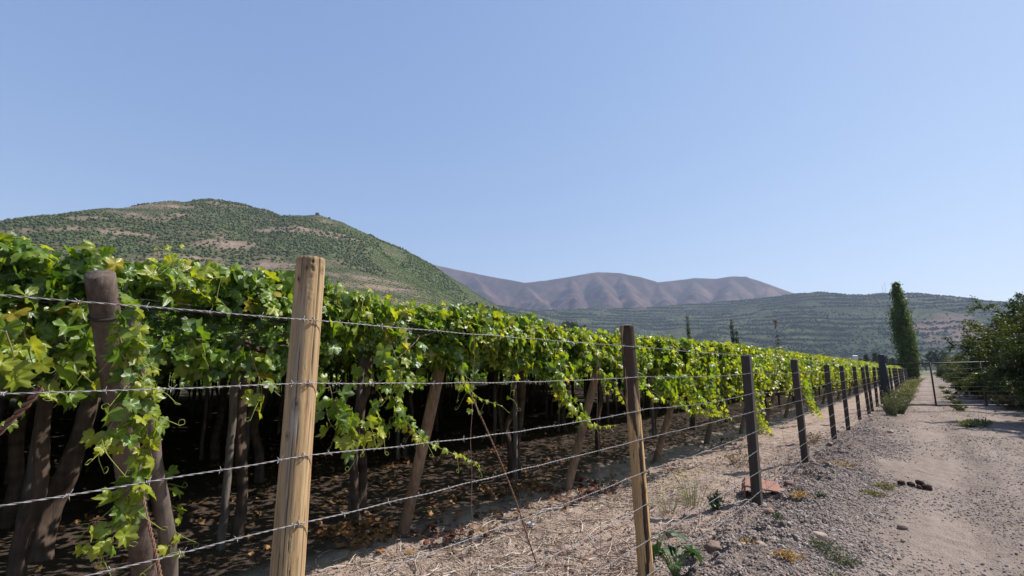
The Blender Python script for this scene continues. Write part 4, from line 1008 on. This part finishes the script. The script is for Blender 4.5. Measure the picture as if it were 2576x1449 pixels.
for i, (px, r_, py_) in enumerate(((1160, 400, 782), (1180, 380, 772), (1200, 390, 768), (1225, 400, 778), (1250, 420, 790), (1275, 430, 800), (1310, 460, 806), (1440, 560, 812))):
    d = ray(px, 900); x, y = d[0]/math.hypot(d[0], d[1])*r_, d[1]/math.hypot(d[0], d[1])*r_
    sz = float(atr(px, py_, r_)[2])
    place_tree('tree', stt[i % 3][0], stt[i % 3][1], (x, y, -.5), 'dark tall tree at the foot of the green hill behind the vines', 'tree', 'dark trees at the foot of the hill', i, sz)

pr = ridge([(980, 625, 5200), (1070, 662, 5000), (1190, 687, 4900), (1320, 712, 4700), (1380, 706, 4700), (1440, 695, 4700), (1500, 684, 4700), (1560, 687, 4700), (1610, 697, 4700), (1655, 711, 4700), (1700, 706, 4750), (1745, 700, 4800), (1800, 702, 4800), (1840, 696, 4800), (1875, 696, 4800), (1930, 714, 4850), (1990, 736, 4900), (2100, 765, 5000), (2300, 800, 5200)])
spurs = []
for (ax, ay, bx, by, ra, rb) in ((1500, 684, 1560, 800, 4700, 3300), (1190, 687, 1270, 790, 4900, 3500), (1320, 712, 1400, 790, 4700, 3600), (1840, 696, 1800, 800, 4800, 3400), (1655, 711, 1690, 800, 4700, 3600), (1745, 700, 1740, 790, 4800, 3500), (1440, 695, 1450, 780, 4700, 3600), (1930, 714, 1930, 790, 4850, 3600), (1560, 687, 1620, 780, 4700, 3600)):
    a, b_ = atr(ax, ay+3, ra), atr(bx, by, rb); m_ = (a+b_)/2; m_[2] *= .93; spurs.append((np.array([a, m_, b_]), .8))
def h2(x, y):
    h = ridge_h(x, y, [(pr, .95)]+spurs)
    rid = np.abs(fbm(x/420, y/420, 0, 4, 101)-.5)*2
    nr = .12+.88*near_ridge(x, y, pr, 500)
    return h+((.3-rid)*85*sstep(60, 400, h)+(fbm(x/130, y/130, 0, 3, 103)-.5)*36+(.3-np.abs(fbm(x/150, y/150, 5, 3, 104)-.5)*2)*34*sstep(40, 300, h))*nr
def c2(x, y, z):
    n1 = fbm(x/300, y/300, 0, 4, 105)[..., None]; n2 = fbm(x/90, y/90, 0, 3, 107)[..., None]
    c = np.array([.068, .043, .038])+(np.array([.115, .073, .060])-np.array([.068, .043, .038]))*sstep(.35, .65, n1)
    n3 = fbm(x/34, y/34, 0, 3, 109)[..., None]; c = c*(.55+.9*n3)
    return c+(np.array([.050, .040, .030])-c)*(.8*sstep(.48, .6, n2))
tag(polar_mesh(-62, 12, 620, np.linspace(3000, 5600, 190), h2, c2).build('hills', mat_attr('dry_mountain', .97, .05, .02, .3, 0)), 'dry purple brown mountain range in the distance', kind='structure')
gr = ridge([(1180, 765, 2100), (1260, 770, 2300), (1340, 782, 2500), (1480, 777, 2700), (1600, 776, 2800), (1700, 768, 2800), (1850, 757, 2800), (1920, 749, 2750), (1990, 741, 2700), (2060, 735, 2650), (2120, 741, 2600), (2170, 742, 2600), (2230, 738, 2550), (2290, 738, 2550), (2350, 743, 2550), (2400, 751, 2550), (2470, 757, 2600), (2580, 766, 2700), (2800, 790, 2800), (3300, 820, 3000)])
gs = []
for (ax, ay, bx, by, ra, rb) in ((2060, 735, 1960, 880, 2650, 1500), (2290, 738, 2230, 890, 2550, 1500), (1850, 757, 1760, 870, 2800, 1600), (1600, 776, 1520, 870, 2800, 1600), (2400, 751, 2400, 890, 2550, 1500), (1260, 770, 1400, 860, 2300, 1500)):
    a, b_ = atr(ax, ay+2, ra), atr(bx, by, rb); gs.append((np.array([a, (a+b_)/2*np.array([1, 1, .96]), b_]), .42))
def h3(x, y):
    h = ridge_h(x, y, [(gr, .30)]+gs)
    return h+(fbm(x/190, y/190, 0, 4, 111)-.5)*30*sstep(0, 120, h)*(.15+.85*near_ridge(x, y, gr, 250))
def hit(px, py, hf, r0, r1):
    d = ray(px, py); d = d/math.hypot(d[0], d[1])
    rr_ = np.linspace(r0, r1, 900); k = np.argmax(hf(d[0]*rr_, d[1]*rr_) > H+d[2]*rr_)
    return np.array([d[0]*rr_[k], d[1]*rr_[k], H+d[2]*rr_[k]])
SCAR = hit(2390, 835, h3, 1300, 3000)
def hedge(x, y, z):
    q = ((z*1.0+55*(fbm(x/330, y/330, 0, 3, 117)-.5)+.05*(x*.6+y*.2))/23.)
    return sstep(.34, .16, np.abs(q % 1-.5))*sstep(.36, .48, fbm(x/120, y/120, 4, 2, 119))
def c3f(x, y, z):
    n1 = fbm(x/160, y/160, 0, 4, 113)[..., None]; n2 = fbm(x/55, y/55, 0, 3, 115)[..., None]
    c = np.array([.042, .056, .028])+(np.array([.075, .085, .045])-np.array([.042, .056, .028]))*sstep(.38, .62, n1)
    c = c+(np.array([.04, .055, .03])-c)*(.7*sstep(.53, .62, n2))
    hed = hedge(x, y, z)[..., None]
    c = c+(np.array([.010, .017, .012])-c)*(.95*hed)
    n3 = noise(x/9, y/14, 0, 127)[..., None]; c = c*(.42+.7*n3)
    sc = SCAR; e = np.hypot((x-sc[0])/95, (y-sc[1])/260)[..., None]+.9*(fbm(x/120, y/120, 9, 4, 121)[..., None]-.5)
    sc2 = sstep(.95, .7, e)*sstep(.35, .55, n2+.08)
    return c+(np.array([.15, .105, .085])-c)*(.8*sc2)
tag(polar_mesh(-46, 26, 900, np.linspace(1150, 3300, 260), h3, c3f).build('hills', mat_attr('hedged_hill', .96, .05, .03, .25, 0)), 'hazy green hillside striped with hedge lines behind the poplars', kind='structure')
mb = MB(); n = 260000
az = np.radians(R.uniform(-44, 16, n)); rad = np.sqrt(R.uniform(1350.**2, 2950.**2, n)); x, y = np.sin(az)*rad, np.cos(az)*rad; z = h3(x, y)
ok = (z > 4) & (R.uniform(0, 1, n) < np.where(hedge(x, y, z) > .45, .24, np.where(fbm(x/140, y/140, 0, 3, 131) > .55, .10, .015)))
x, y, z = x[ok], y[ok], z[ok]; n = len(x); sz_ = R.uniform(1.6, 3.8, n)
scatter_blobs(mb, np.stack([x, y, z+sz_*.4], 1), sz_, np.array([.048, .062, .038])*R.uniform(.7, 1.3, (n, 1)), (.7, 1.1), .3)
tag(mb.build('hedge_scrub', m_scrub, smooth=False), 'dark lines of trees and scrub along the contours of the far green hillside', 'scrub', kind='stuff')
print('hedge trees', n)
# valley trees, house, masts
for i, (px, r_, sz) in enumerate(((2155, 700, 12), (2268, 800, 16), (2290, 800, 15), (2310, 820, 17), (2330, 800, 15), (2390, 900, 20), (2440, 880, 18), (2480, 900, 16), (2425, 420, 12), (2360, 420, 14), (2060, 760, 12), (2110, 800, 13))):
    p = atr(px, 930, r_); place_tree('tree', stt[i % 3][0], stt[i % 3][1], (p[0], p[1], max(0, float(h3(p[0], p[1]))-1)), 'small dark far tree on the valley floor near the tall poplar', 'tree', 'dark far trees on the valley floor', i, sz)
for px, py, r_, lbl in ((2150, 893, 900, 'tiny white far house left of the tall poplar'), (2185, 868, 1400, 'tiny pale far house on the foot of the hedged hillside')):
    p = atr(px, py, r_); zz = float(h3(p[0], p[1])); zz = max(zz, 0) if r_ > 1150 else p[2]-3
    r = empty('house', (p[0], p[1], zz), .6, lbl, 'house'); r.scale = (.38,)*3
    mb = MB(); box(mb, (-8, -5, -20), (8, 5, 4), (.5, .48, .45)); mb.build('wall', m_wall, r, False)
    mb = MB(); mb.add([(-8.6, -5.6, 3.9), (8.6, -5.6, 3.9), (8.6, 5.6, 3.9), (-8.6, 5.6, 3.9), (-8.6, 0, 6.6), (8.6, 0, 6.6)], [(0, 4, 3), (1, 2, 5)], [(0, 1, 5, 4), (2, 3, 4, 5), (0, 3, 2, 1)], (.6, .58, .55)); mb.build('roof', m_wall, r, False)
    for xx in (-5, 5):
        mb = MB(); box(mb, (xx-.8, -5.06, 1.4), (xx+.8, -4.9, 2.8), (.06, .06, .07)); mb.build('window', m_wall, r, False)
    mb = MB(); box(mb, (-.6, -5.06, 0), (.6, -4.9, 2.2), (.12, .07, .05)); mb.build('door', m_wall, r, False)
for px, tp_, lbl in ((2222, 714, 'left and shorter of two thin radio masts on the hill ridge'), (2229, 709, 'right and taller of two thin radio masts on the hill ridge')):
    p = atr(px, 738, 2550); t = atr(px, tp_, 2550); zb = float(h3(p[0], p[1])); hh = t[2]-zb+2
    r = empty('radio_mast', (p[0], p[1], zb-3), 0, lbl, 'mast'); mb = MB()
    for sx, sy in ((-1, -1), (1, -1), (1, 1), (-1, 1)): tube(mb, [(sx*1.2, sy*1.2, 0), (sx*.35, sy*.35, hh)], .14, 4, (.35, .34, .35), False)
    for q in range(14):
        f = q/14; w_ = 1.2-.85*f; f2 = (q+1)/14; w2 = 1.2-.85*f2
        tube(mb, [(-w_, -w_, hh*f), (w2, -w2, hh*f2)], .1, 4, (.35, .34, .35), False); tube(mb, [(w_, w_, hh*f), (-w2, w2, hh*f2)], .1, 4, (.35, .34, .35), False)
    mb.build('lattice', m_wire, r)
    mb = MB(); tube(mb, [(-.9, 0, hh*.86), (.9, 0, hh*.86)], [.2, .9], 10, (.6, .6, .6)); mb.build('antenna', m_wire, r)

# ------------------------------------------------------------------ dead leaves on the ground
mb = MB()
def dead(n, x0, x1, y0, y1, cols, s0=.05, s1=.1, patch=None, thr=.5):
    x = R.uniform(x0, x1, n); y = R.uniform(y0, y1, n)
    if patch is not None:
        k = noise(x*1.6, y*1.6, 0, patch) > thr; x, y = x[k], y[k]
    n = len(x); s = R.uniform(s0, s1, n)
    c = np.array(cols)[R.integers(len(cols), size=n)]*R.uniform(.7, 1.25, (n, 1))
    put_leaves(mb, np.stack([x, y, gz(x, y)+.012+R.uniform(0, .03, n)], 1), np.stack([R.normal(0, .5, n), R.normal(0, .5, n), np.full(n, 1.)], 1), np.stack([R.normal(0, 1, n), R.normal(0, 1, n), R.normal(0, .2, n)], 1), s, c, False)
brn = [(.16, .085, .04), (.12, .07, .04), (.2, .12, .06), (.09, .06, .04)]; orng = [(.27, .135, .055), (.32, .175, .075), (.2, .10, .05)]; redd = [(.17, .06, .04), (.13, .05, .035)]
dead(2600, -12, -3.2, 0, 12, brn, patch=70, thr=.4); dead(900, -9, -3.4, 0, 8, orng, patch=72, thr=.62)
b0 = bases[0]; dead(150, b0[0]-.75, b0[0]+.05, b0[1]-.55, b0[1]+.1, orng, .05, .09); dead(60, b0[0]-.1, b0[0]+.5, b0[1]+.0, b0[1]+.5, redd, .04, .08)
dead(110, bases[1][0]-.2, bases[1][0]+.5, bases[1][1]-.5, bases[1][1]+.6, redd, .05, .09); dead(80, bases[1][0]-.8, bases[1][0]-.1, bases[1][1]-1., bases[1][1]-.1, orng, .05, .09)
dead(90, -2.6, -1.75, 2.7, 5.5, redd+orng, .025, .05, 74, .5)
tag(mb.build('fallen_leaves', m_dry), 'dry brown and orange vine leaves lying under the canopy', 'fallen leaves', kind='stuff')
# ------------------------------------------------------------------ pruned canes (individual)
pc = [([(1010, 1400), (1120, 1385), (1300, 1335)]), ([(905, 1440), (1060, 1400), (1200, 1395)]), ([(1200, 1345), (1260, 1305), (1330, 1300)]), ([(960, 1350), (1000, 1335), (1045, 1325)]), ([(870, 1420), (980, 1410), (1090, 1390)]), ([(1735, 1360), (1760, 1320), (1765, 1270)]),
      ([(1480, 1340), (1515, 1310), (1540, 1300)]), ([(1270, 1420), (1330, 1405), (1420, 1400)]), ([(1080, 1440), (1140, 1420), (1250, 1415)]), ([(800, 1440), (860, 1425), (900, 1400)]), ([(1560, 1240), (1600, 1230), (1660, 1215)]), ([(1400, 1350), (1440, 1335), (1460, 1320)])]
for i, pp in enumerate(pc):
    P = np.array([gnd(a, b_, -.04) for a, b_ in pp]); P = curve(P, 24); P[:, 2] = gz(P[:, 0], P[:, 1])+.014+.012*np.abs(np.sin(np.linspace(0, 6, 24)+i))
    mb = MB(); rr = .0065 if i == 3 else R.uniform(.003, .005)
    tube(mb, P, np.linspace(rr, rr*.6, 24), 6, np.array((.42, .35, .28) if i % 3 else (.5, .43, .35))); tag(mb.build('dry_cane', m_twig), 'pale dry pruned vine cane lying on the bare soil inside the fence', 'cane', 'dry pruned canes on the soil')
# ------------------------------------------------------------------ stones
stn = [(2062, 1362, .075, (.36, .32, .28), 'flat pale stone at the left edge of the track, largest in the foreground'), (2216, 1108, .065, (.48, .44, .41), 'white stone beside the track below the fence end'), (2240, 1090, .08, (.36, .33, .31), 'grey half-shaded stone right of the white one beside the track'), (2190, 1052, .09, (.46, .4, .37), 'pale stone at the foot of the last square posts'),
       (1985, 1225, .07, (.2, .165, .15), 'dark rough stone leaning on the clay tile'), (1963, 1245, .06, (.34, .29, .27), 'small pale stone in front of the clay tile'), (2005, 1240, .075, (.24, .2, .185), 'brown stone right of the clay tile'), (2045, 1168, .06, (.26, .23, .22), 'grey stone at the foot of the second square post'), (2090, 1128, .06, (.24, .215, .2), 'grey stone between the second and third square posts'),
       (2165, 1085, .07, (.2, .18, .17), 'dark stone under the fourth square post'), (1690, 1325, .08, (.22, .185, .165), 'clod of pale earth and stone on the berm behind the leafy weed'), (1795, 1380, .1, (.2, .168, .15), 'large rough earth clod on the gravel berm'), (1935, 1290, .07, (.25, .2, .175), 'round tan clod below the clay tile on the berm'), (2060, 1395-20, .05, (.2, .17, .155), 'small brown stone by the flat pale stone'), (2270, 1318, .05, (.25, .22, .2), 'small stone on the left rut of the track'), (1915, 1400, .05, (.33, .29, .26), 'pale pebble-sized stone low on the berm'), (2430, 1165, .035, (.15, .12, .11), 'lone dark pebble on the open track at the right')]
for i, (px, py, s, c, lbl) in enumerate(stn):
    p = gnd(px, py, .03); p[2] = float(gz(p[0], p[1]))+s*.2
    mb = MB(); rock(mb, (0, 0, 0), s*.8, np.array(c)*np.array([.95, .8, .7]), .6, 4, i+3); tag(mb.build('stone', m_stone, None, True, p), lbl, 'stone', 'stones beside the fence and track')
# dark clods (dry dung) on the track
p = gnd(2310, 1222, 0); p[2] = float(gz(p[0], p[1])); mb = MB()
for q in range(9): rock(mb, (R.normal(0, .07), R.normal(0, .05), .02+.015*R.uniform()), R.uniform(.025, .05), (.05, .027, .02), .75, 2, q+40)
rock(mb, (0.02, .02, .06), .045, (.045, .025, .02), .8, 2, 60)
tag(mb.build('dung', m_stone, None, True, p), 'dark brown heap of dry dung on the track', 'dung')
# clay tile / hollow block beside the first square post
p = gnd(1915, 1226, .08); p[2] = .02
root = empty('clay_tile', (p[0], p[1], float(gz(p[0], p[1]))+.04), .25, 'reddish clay roof tile propped on stones behind the first square post', 'tile')
root.scale = (1.3, 1.25, 1.1); root.rotation_euler = (-.10, .10, .25)
mb = MB(); nx_, ny_ = 25, 8
u = np.linspace(-.17, .17, nx_); v = np.linspace(-.21, .21, ny_)
prof = np.where(np.abs(u) < .14, .085, .085-(np.abs(u)-.14)*2.2)-.006*np.exp(-((u-.03)/.008)**2)-.006*np.exp(-((u+.05)/.008)**2)
for dz, flip in ((0, False), (-.014, True)):
    U_, V_ = np.meshgrid(u, v, indexing='ij'); Zz = np.broadcast_to(prof[:, None], U_.shape)+dz+V_*.12
    q = grid_quads(nx_, ny_); mb.add(np.stack([U_, V_, Zz], -1).reshape(-1, 3), None, q[:, ::-1] if flip else q, np.array((.25, .13, .098)))
n0 = nx_*ny_
for jx in (0, ny_-1):
    mb.q.append(np.array([(i*ny_+jx, (i+1)*ny_+jx, n0+(i+1)*ny_+jx, n0+i*ny_+jx) for i in range(nx_-1)]))
for ix in (0, nx_-1):
    mb.q.append(np.array([(ix*ny_+j, ix*ny_+j+1, n0+ix*ny_+j+1, n0+ix*ny_+j) for j in range(ny_-1)]))
mb.build('tile_body', m_clay, root, False)
mb = MB(); box(mb, (-.15, -.2, -.06), (-.135, .2, .035), (.3, .14, .1)); mb.build('tile_foot', m_clay, root, False)
# blue scrap
p = gnd(1337, 1308, -.03); mb = MB(); X, Y = np.meshgrid(np.linspace(-.035, .035, 9), np.linspace(-.02, .02, 7), indexing='ij')
mb.add(np.stack([X, Y, .02+.05*(fbm(X*40, Y*40, 0, 2, 7)-.4)], -1).reshape(-1, 3), None, grid_quads(9, 7), (.33, .42, .5)); p[2] = float(gz(p[0], p[1]))+.005
tag(mb.build('plastic_scrap', m_plas, None, True, p), 'crumpled scrap of pale blue plastic on the soil between the brace posts', 'litter')

# ------------------------------------------------------------------ weeds
def weed(name, px, py, label, cat, h=.15, rad=.1, n=120, cols=((.08, .1, .05),), leaf=.025, stems=14, z=0., group=None, flowers=None, xyz=None, upright=.6, mt=None):
    p = gnd(px, py, z) if xyz is None else np.array(xyz, float); p[2] = float(gz(p[0], p[1]))
    rng = np.random.default_rng(int(abs(px)*3+abs(py)*7)+1); st_, lf = MB(), MB(); cols = np.array(cols)
    root = empty(name, p, 0, label, cat, group)
    for k in range(stems):
        a = rng.uniform(0, 2*PI); rr_ = rad*rng.uniform(.2, 1); e = np.array([math.cos(a)*rr_, math.sin(a)*rr_, h*rng.uniform(.5, 1)*(1-.4*rr_/rad)])
        b0 = np.array([math.cos(a)*rr_*.3, math.sin(a)*rr_*.3, -.01]); P = curve([b0, (b0+e)/2+np.array([0, 0, h*.12]), e], 8)
        tube(st_, P, np.linspace(max(.0012, h*.008), .0008, 8), 4, cols[0]*1.2, False)
        m = max(3, n//stems); i = rng.integers(1, 8, m); d = nrm(rng.normal(0, 1, (m, 3))+np.array([0, 0, upright]))
        s = rng.uniform(.6, 1.3, m)*leaf
        leaf_quads(lf, P[i]+d*s[:, None]*.5, rng.normal(0, .6, (m, 3))+np.array([0, 0, .7]), d, s, cols[rng.integers(len(cols), size=m)]*rng.uniform(.75, 1.25, (m, 1)), .42)
        if flowers is not None and rng.uniform() < .8:
            fl_ = e+np.array([0, 0, .005]); q = rng.normal(0, .014, (4, 3))+fl_
            leaf_quads(lf, q, rng.normal(0, .3, (4, 3))+np.array([0, 0, 1.]), rng.normal(0, 1, (4, 3)), np.full(4, .014), np.tile(np.array(flowers), (4, 1)), .9)
    st_.build('stem', m_cane, root); lf.build('leaves', mt or m_weed, root)
    return root
gg = ((.085, .1, .06), (.07, .09, .045), (.11, .12, .08)); yg = ((.2, .16, .06), (.16, .15, .06), (.12, .13, .05)); org = ((.36, .2, .07), (.3, .18, .08), (.4, .25, .1)); dk = ((.035, .06, .03), (.05, .075, .04))
weed('weed', 2080, 1400, 'low grey-green weed patch left of the track in the foreground', 'weed', .08, .16, 420, gg, .024, 40)
weed('weed', 2125, 1425, 'grey-green weed mat at the foot of the foreground berm by the track', 'weed', .09, .14, 380, gg, .024, 36)
weed('weed', 2105, 1470, 'small green weed at the bottom edge of the photo', 'weed', .08, .1, 200, gg, .024, 20)
weed('weed', 2195, 1245, 'yellowish dry tuft on the left side of the track, nearer of two', 'weed', .07, .17, 330, yg, .03, 40)
weed('weed', 2220, 1225, 'yellowish dry tuft on the left side of the track, farther of two', 'weed', .07, .18, 330, yg, .03, 40)
weed('weed', 2068, 1275, 'small dark green weed alone on the gravel berm', 'weed', .08, .06, 160, dk, .028, 16)
weed('weed', 1962, 1330, 'little grey-green weed on the berm below the clay tile', 'weed', .09, .05, 120, gg, .025, 12)
weed('weed', 2020, 1285, 'orange-brown dry weed on the berm right of the clay tile', 'weed', .07, .12, 200, org, .028, 24)
weed('weed', 2110, 1183, 'spread of orange straw under the second square post', 'straw', .035, .3, 420, org, .035, 60, upright=.1)
weed('weed', 1890, 1395, 'orange dry weed low on the foreground berm', 'weed', .06, .13, 240, org, .028, 30)
weed('weed', 1985, 1430, 'orange straw patch at the bottom of the berm', 'straw', .05, .13, 260, org, .028, 34)
weed('thistle', 1798, 1275, 'green spiny thistle plant at the foot of the berm inside the fence', 'weed', .2, .12, 260, ((.09, .12, .06), (.06, .1, .05)), .05, 14)
weed('flowering_weed', 1740, 1250, 'wispy pale weed with tiny yellow flowers inside the fence', 'weed', .5, .42, 200, ((.26, .25, .14), (.3, .27, .17)), .02, 46, flowers=(.62, .55, .08))
weed('flowering_weed', 1680, 1270, 'second wispy yellow-flowered weed nearer the dark-patched round post', 'weed', .35, .3, 130, ((.26, .25, .14), (.3, .27, .17)), .02, 30, flowers=(.62, .55, .08))
weed('dry_weed', 1860, 1160, 'tangle of dry brown weed behind the first square post', 'weed', .3, .35, 420, ((.2, .14, .1), (.16, .11, .08)), .04, 44)
weed('dry_weed', 2045, 1120, 'dry brown weed under the wires between the second and third square posts', 'weed', .25, .35, 420, ((.22, .16, .12), (.18, .13, .1)), .04, 44)
for i, (x, y, h, rd) in enumerate(((-.95, 19.8, .95, .5), (-.8, 21.2, .9, .5), (-1.0, 22.6, 1.1, .5), (-.8, 24.2, .9, .5), (-.95, 26, .85, .55), (-.8, 28.5, .8, .55), (-.9, 31.5, .8, .6), (-.8, 35, .8, .65), (-.9, 39, .8, .7), (-.85, 44, .8, .8), (-.9, 50, .85, .9), (-.9, 57, .9, 1.), (-.9, 66, .9, 1.1), (-.8, 78, 1., 1.2))):
    weed('roadside_weed', 100+i, 200, ['tall bushy grey-green weed at the foot of the last square posts, nearest the camera', 'bushy weed in front of the tall dark gate post'][i] if i < 2 else 'bushy weed in the strip along the fence behind the gate', 'weed', h*.9, rd*.85, 1100, ((.09, .11, .05), (.12, .13, .06), (.16, .15, .07)) if i < 6 else ((.15, .16, .05), (.2, .18, .06)),   .045+.003*i, 60, group='bushy weeds along the fence by the gate', xyz=(x, y, 0))
for i, (x, y) in enumerate(((.75, 17.6), (.95, 18.1), (.85, 24.5), (.9, 28), (.85, 33), (.9, 40), (.9, 50))):
    weed('grass_tuft', 300+i, 400, 'green grass tuft on the middle ridge of the track near the gate', 'grass tuft', .16 if i < 2 else .25, .3, 320, ((.13, .15, .06), (.17, .17, .07)), .09, 40, group='grass tufts on the middle ridge of the track', xyz=(x, y, 0), upright=1.2)
for i, (x, y) in enumerate(((2.4, 26.5), (2.3, 29.5), (2.4, 33), (2.3, 38), (2.2, 44))):
    weed('verge_grass', 500+i, 600, 'dry tan grass clump on the right verge behind the gate', 'grass', .6, .55, 500, ((.2, .15, .08), (.17, .14, .07)), .16, 60, group='dry grass clumps on the right verge', xyz=(x, y, 0), upright=1.3)
# broad-leaved weed at the foot of the dark-patched round post
p = gnd(1700, 1462, .02); p[2] = float(gz(p[0], p[1])); root = empty('broadleaf_weed', p, 0, 'broad-leaved dark green weed beside the foot of the dark-patched round post', 'weed')
lf, st_ = MB(), MB(); rng = np.random.default_rng(3)
for k in range(15):
    a = rng.uniform(0, 2*PI); e = np.array([math.cos(a)*rng.uniform(.05, .2), math.sin(a)*rng.uniform(.05, .2), rng.uniform(.06, .24)])
    P = curve([(0, 0, -.02), e*.5+np.array([0, 0, .05]), e], 10); tube(st_, P, np.linspace(.006, .003, 10), 5, (.14, .18, .06), False)
    tip = np.array([math.cos(a), math.sin(a), rng.normal(-.15, .4)])
    put_leaves(lf, [e], [np.array([rng.normal(0, .3), rng.normal(0, .3), 1.])], [tip], np.array([rng.uniform(.09, .15)]), np.array([[.04, .08, .026]])*rng.uniform(.8, 1.3), True, rng)
st_.build('stem', m_cane, root); lf.build('leaves', m_weed, root)

# ------------------------------------------------------------------ world, sun, haze, camera
w = bpy.data.worlds.new('World'); S.world = w; w.use_nodes = True; nt = w.node_tree
sky = nt.nodes.new('ShaderNodeTexSky'); sky.sky_type = 'NISHITA'; sky.sun_disc = False
sky.sun_elevation = SUN_EL; sky.sun_rotation = SUN_AZ; sky.altitude = 400; sky.air_density = 1.0; sky.dust_density = .3; sky.ozone_density = 1.0
# the photograph's tone curve is flatter than the raw sky: per-channel power on the sky radiance
bg = nt.nodes['Background']; bg.inputs['Strength'].default_value = .1
sc_ = nt.nodes.new('ShaderNodeSeparateColor'); cc_ = nt.nodes.new('ShaderNodeCombineColor'); nt.links.new(sky.outputs[0], sc_.inputs[0])
for i_, (p_, a_) in enumerate(((.70, .98), (.60, .92), (.40, .92))):
    v_ = math_(nt, 'MULTIPLY', math_(nt, 'POWER', math_(nt, 'MULTIPLY', sc_.outputs[i_], .1), p_), a_*7.6)
    nt.links.new(v_, cc_.inputs[i_])
nt.links.new(cc_.outputs[0], bg.inputs['Color'])
L = bpy.data.lights.new('sun', 'SUN'); L.energy = 5.0; L.angle = math.radians(.5); L.color = (1., .95, .87)
lo = bpy.data.objects.new('sun', L); C.objects.link(lo); lo.rotation_euler = Vector(SUN).to_track_quat('Z', 'Y').to_euler()
HAZE = True
if HAZE:
    mb = MB(); box(mb, (-6200, -6200, -40), (6200, 6200, 1060)); hz = mb.build('haze', None, None, False)
    m = bpy.data.materials.new('haze_air'); m.use_nodes = True; nt = m.node_tree; nt.nodes.clear()
    out = nt.nodes.new('ShaderNodeOutputMaterial'); pv = nt.nodes.new('ShaderNodeVolumePrincipled')
    pv.inputs['Color'].default_value = (.60, .72, 1., 1); pv.inputs['Density'].default_value = .000078; pv.inputs['Anisotropy'].default_value = .2
    nt.links.new(pv.outputs[0], out.inputs['Volume']); hz.data.materials.append(m); tag(hz, 'pale blue air between the vineyard and the mountains', 'haze', kind='stuff')
cam = bpy.data.cameras.new('camera'); co = bpy.data.objects.new('camera', cam); C.objects.link(co); S.camera = co
cam.sensor_width = 36.; cam.lens = 36.*F/2576; cam.clip_start = .05; cam.clip_end = 30000
co.location = EYE; co.rotation_euler = (PI/2+PITCH, 0, YAW)
S.view_settings.view_transform = 'Standard'; S.view_settings.look = 'None'; S.view_settings.exposure = 0.6; S.view_settings.gamma = 1.
S.cycles.use_denoising = True; S.cycles.max_bounces = 8; S.cycles.diffuse_bounces = 4; S.cycles.transmission_bounces = 4; S.cycles.volume_bounces = 0; S.cycles.sample_clamp_indirect = 8
S.render.film_transparent = False
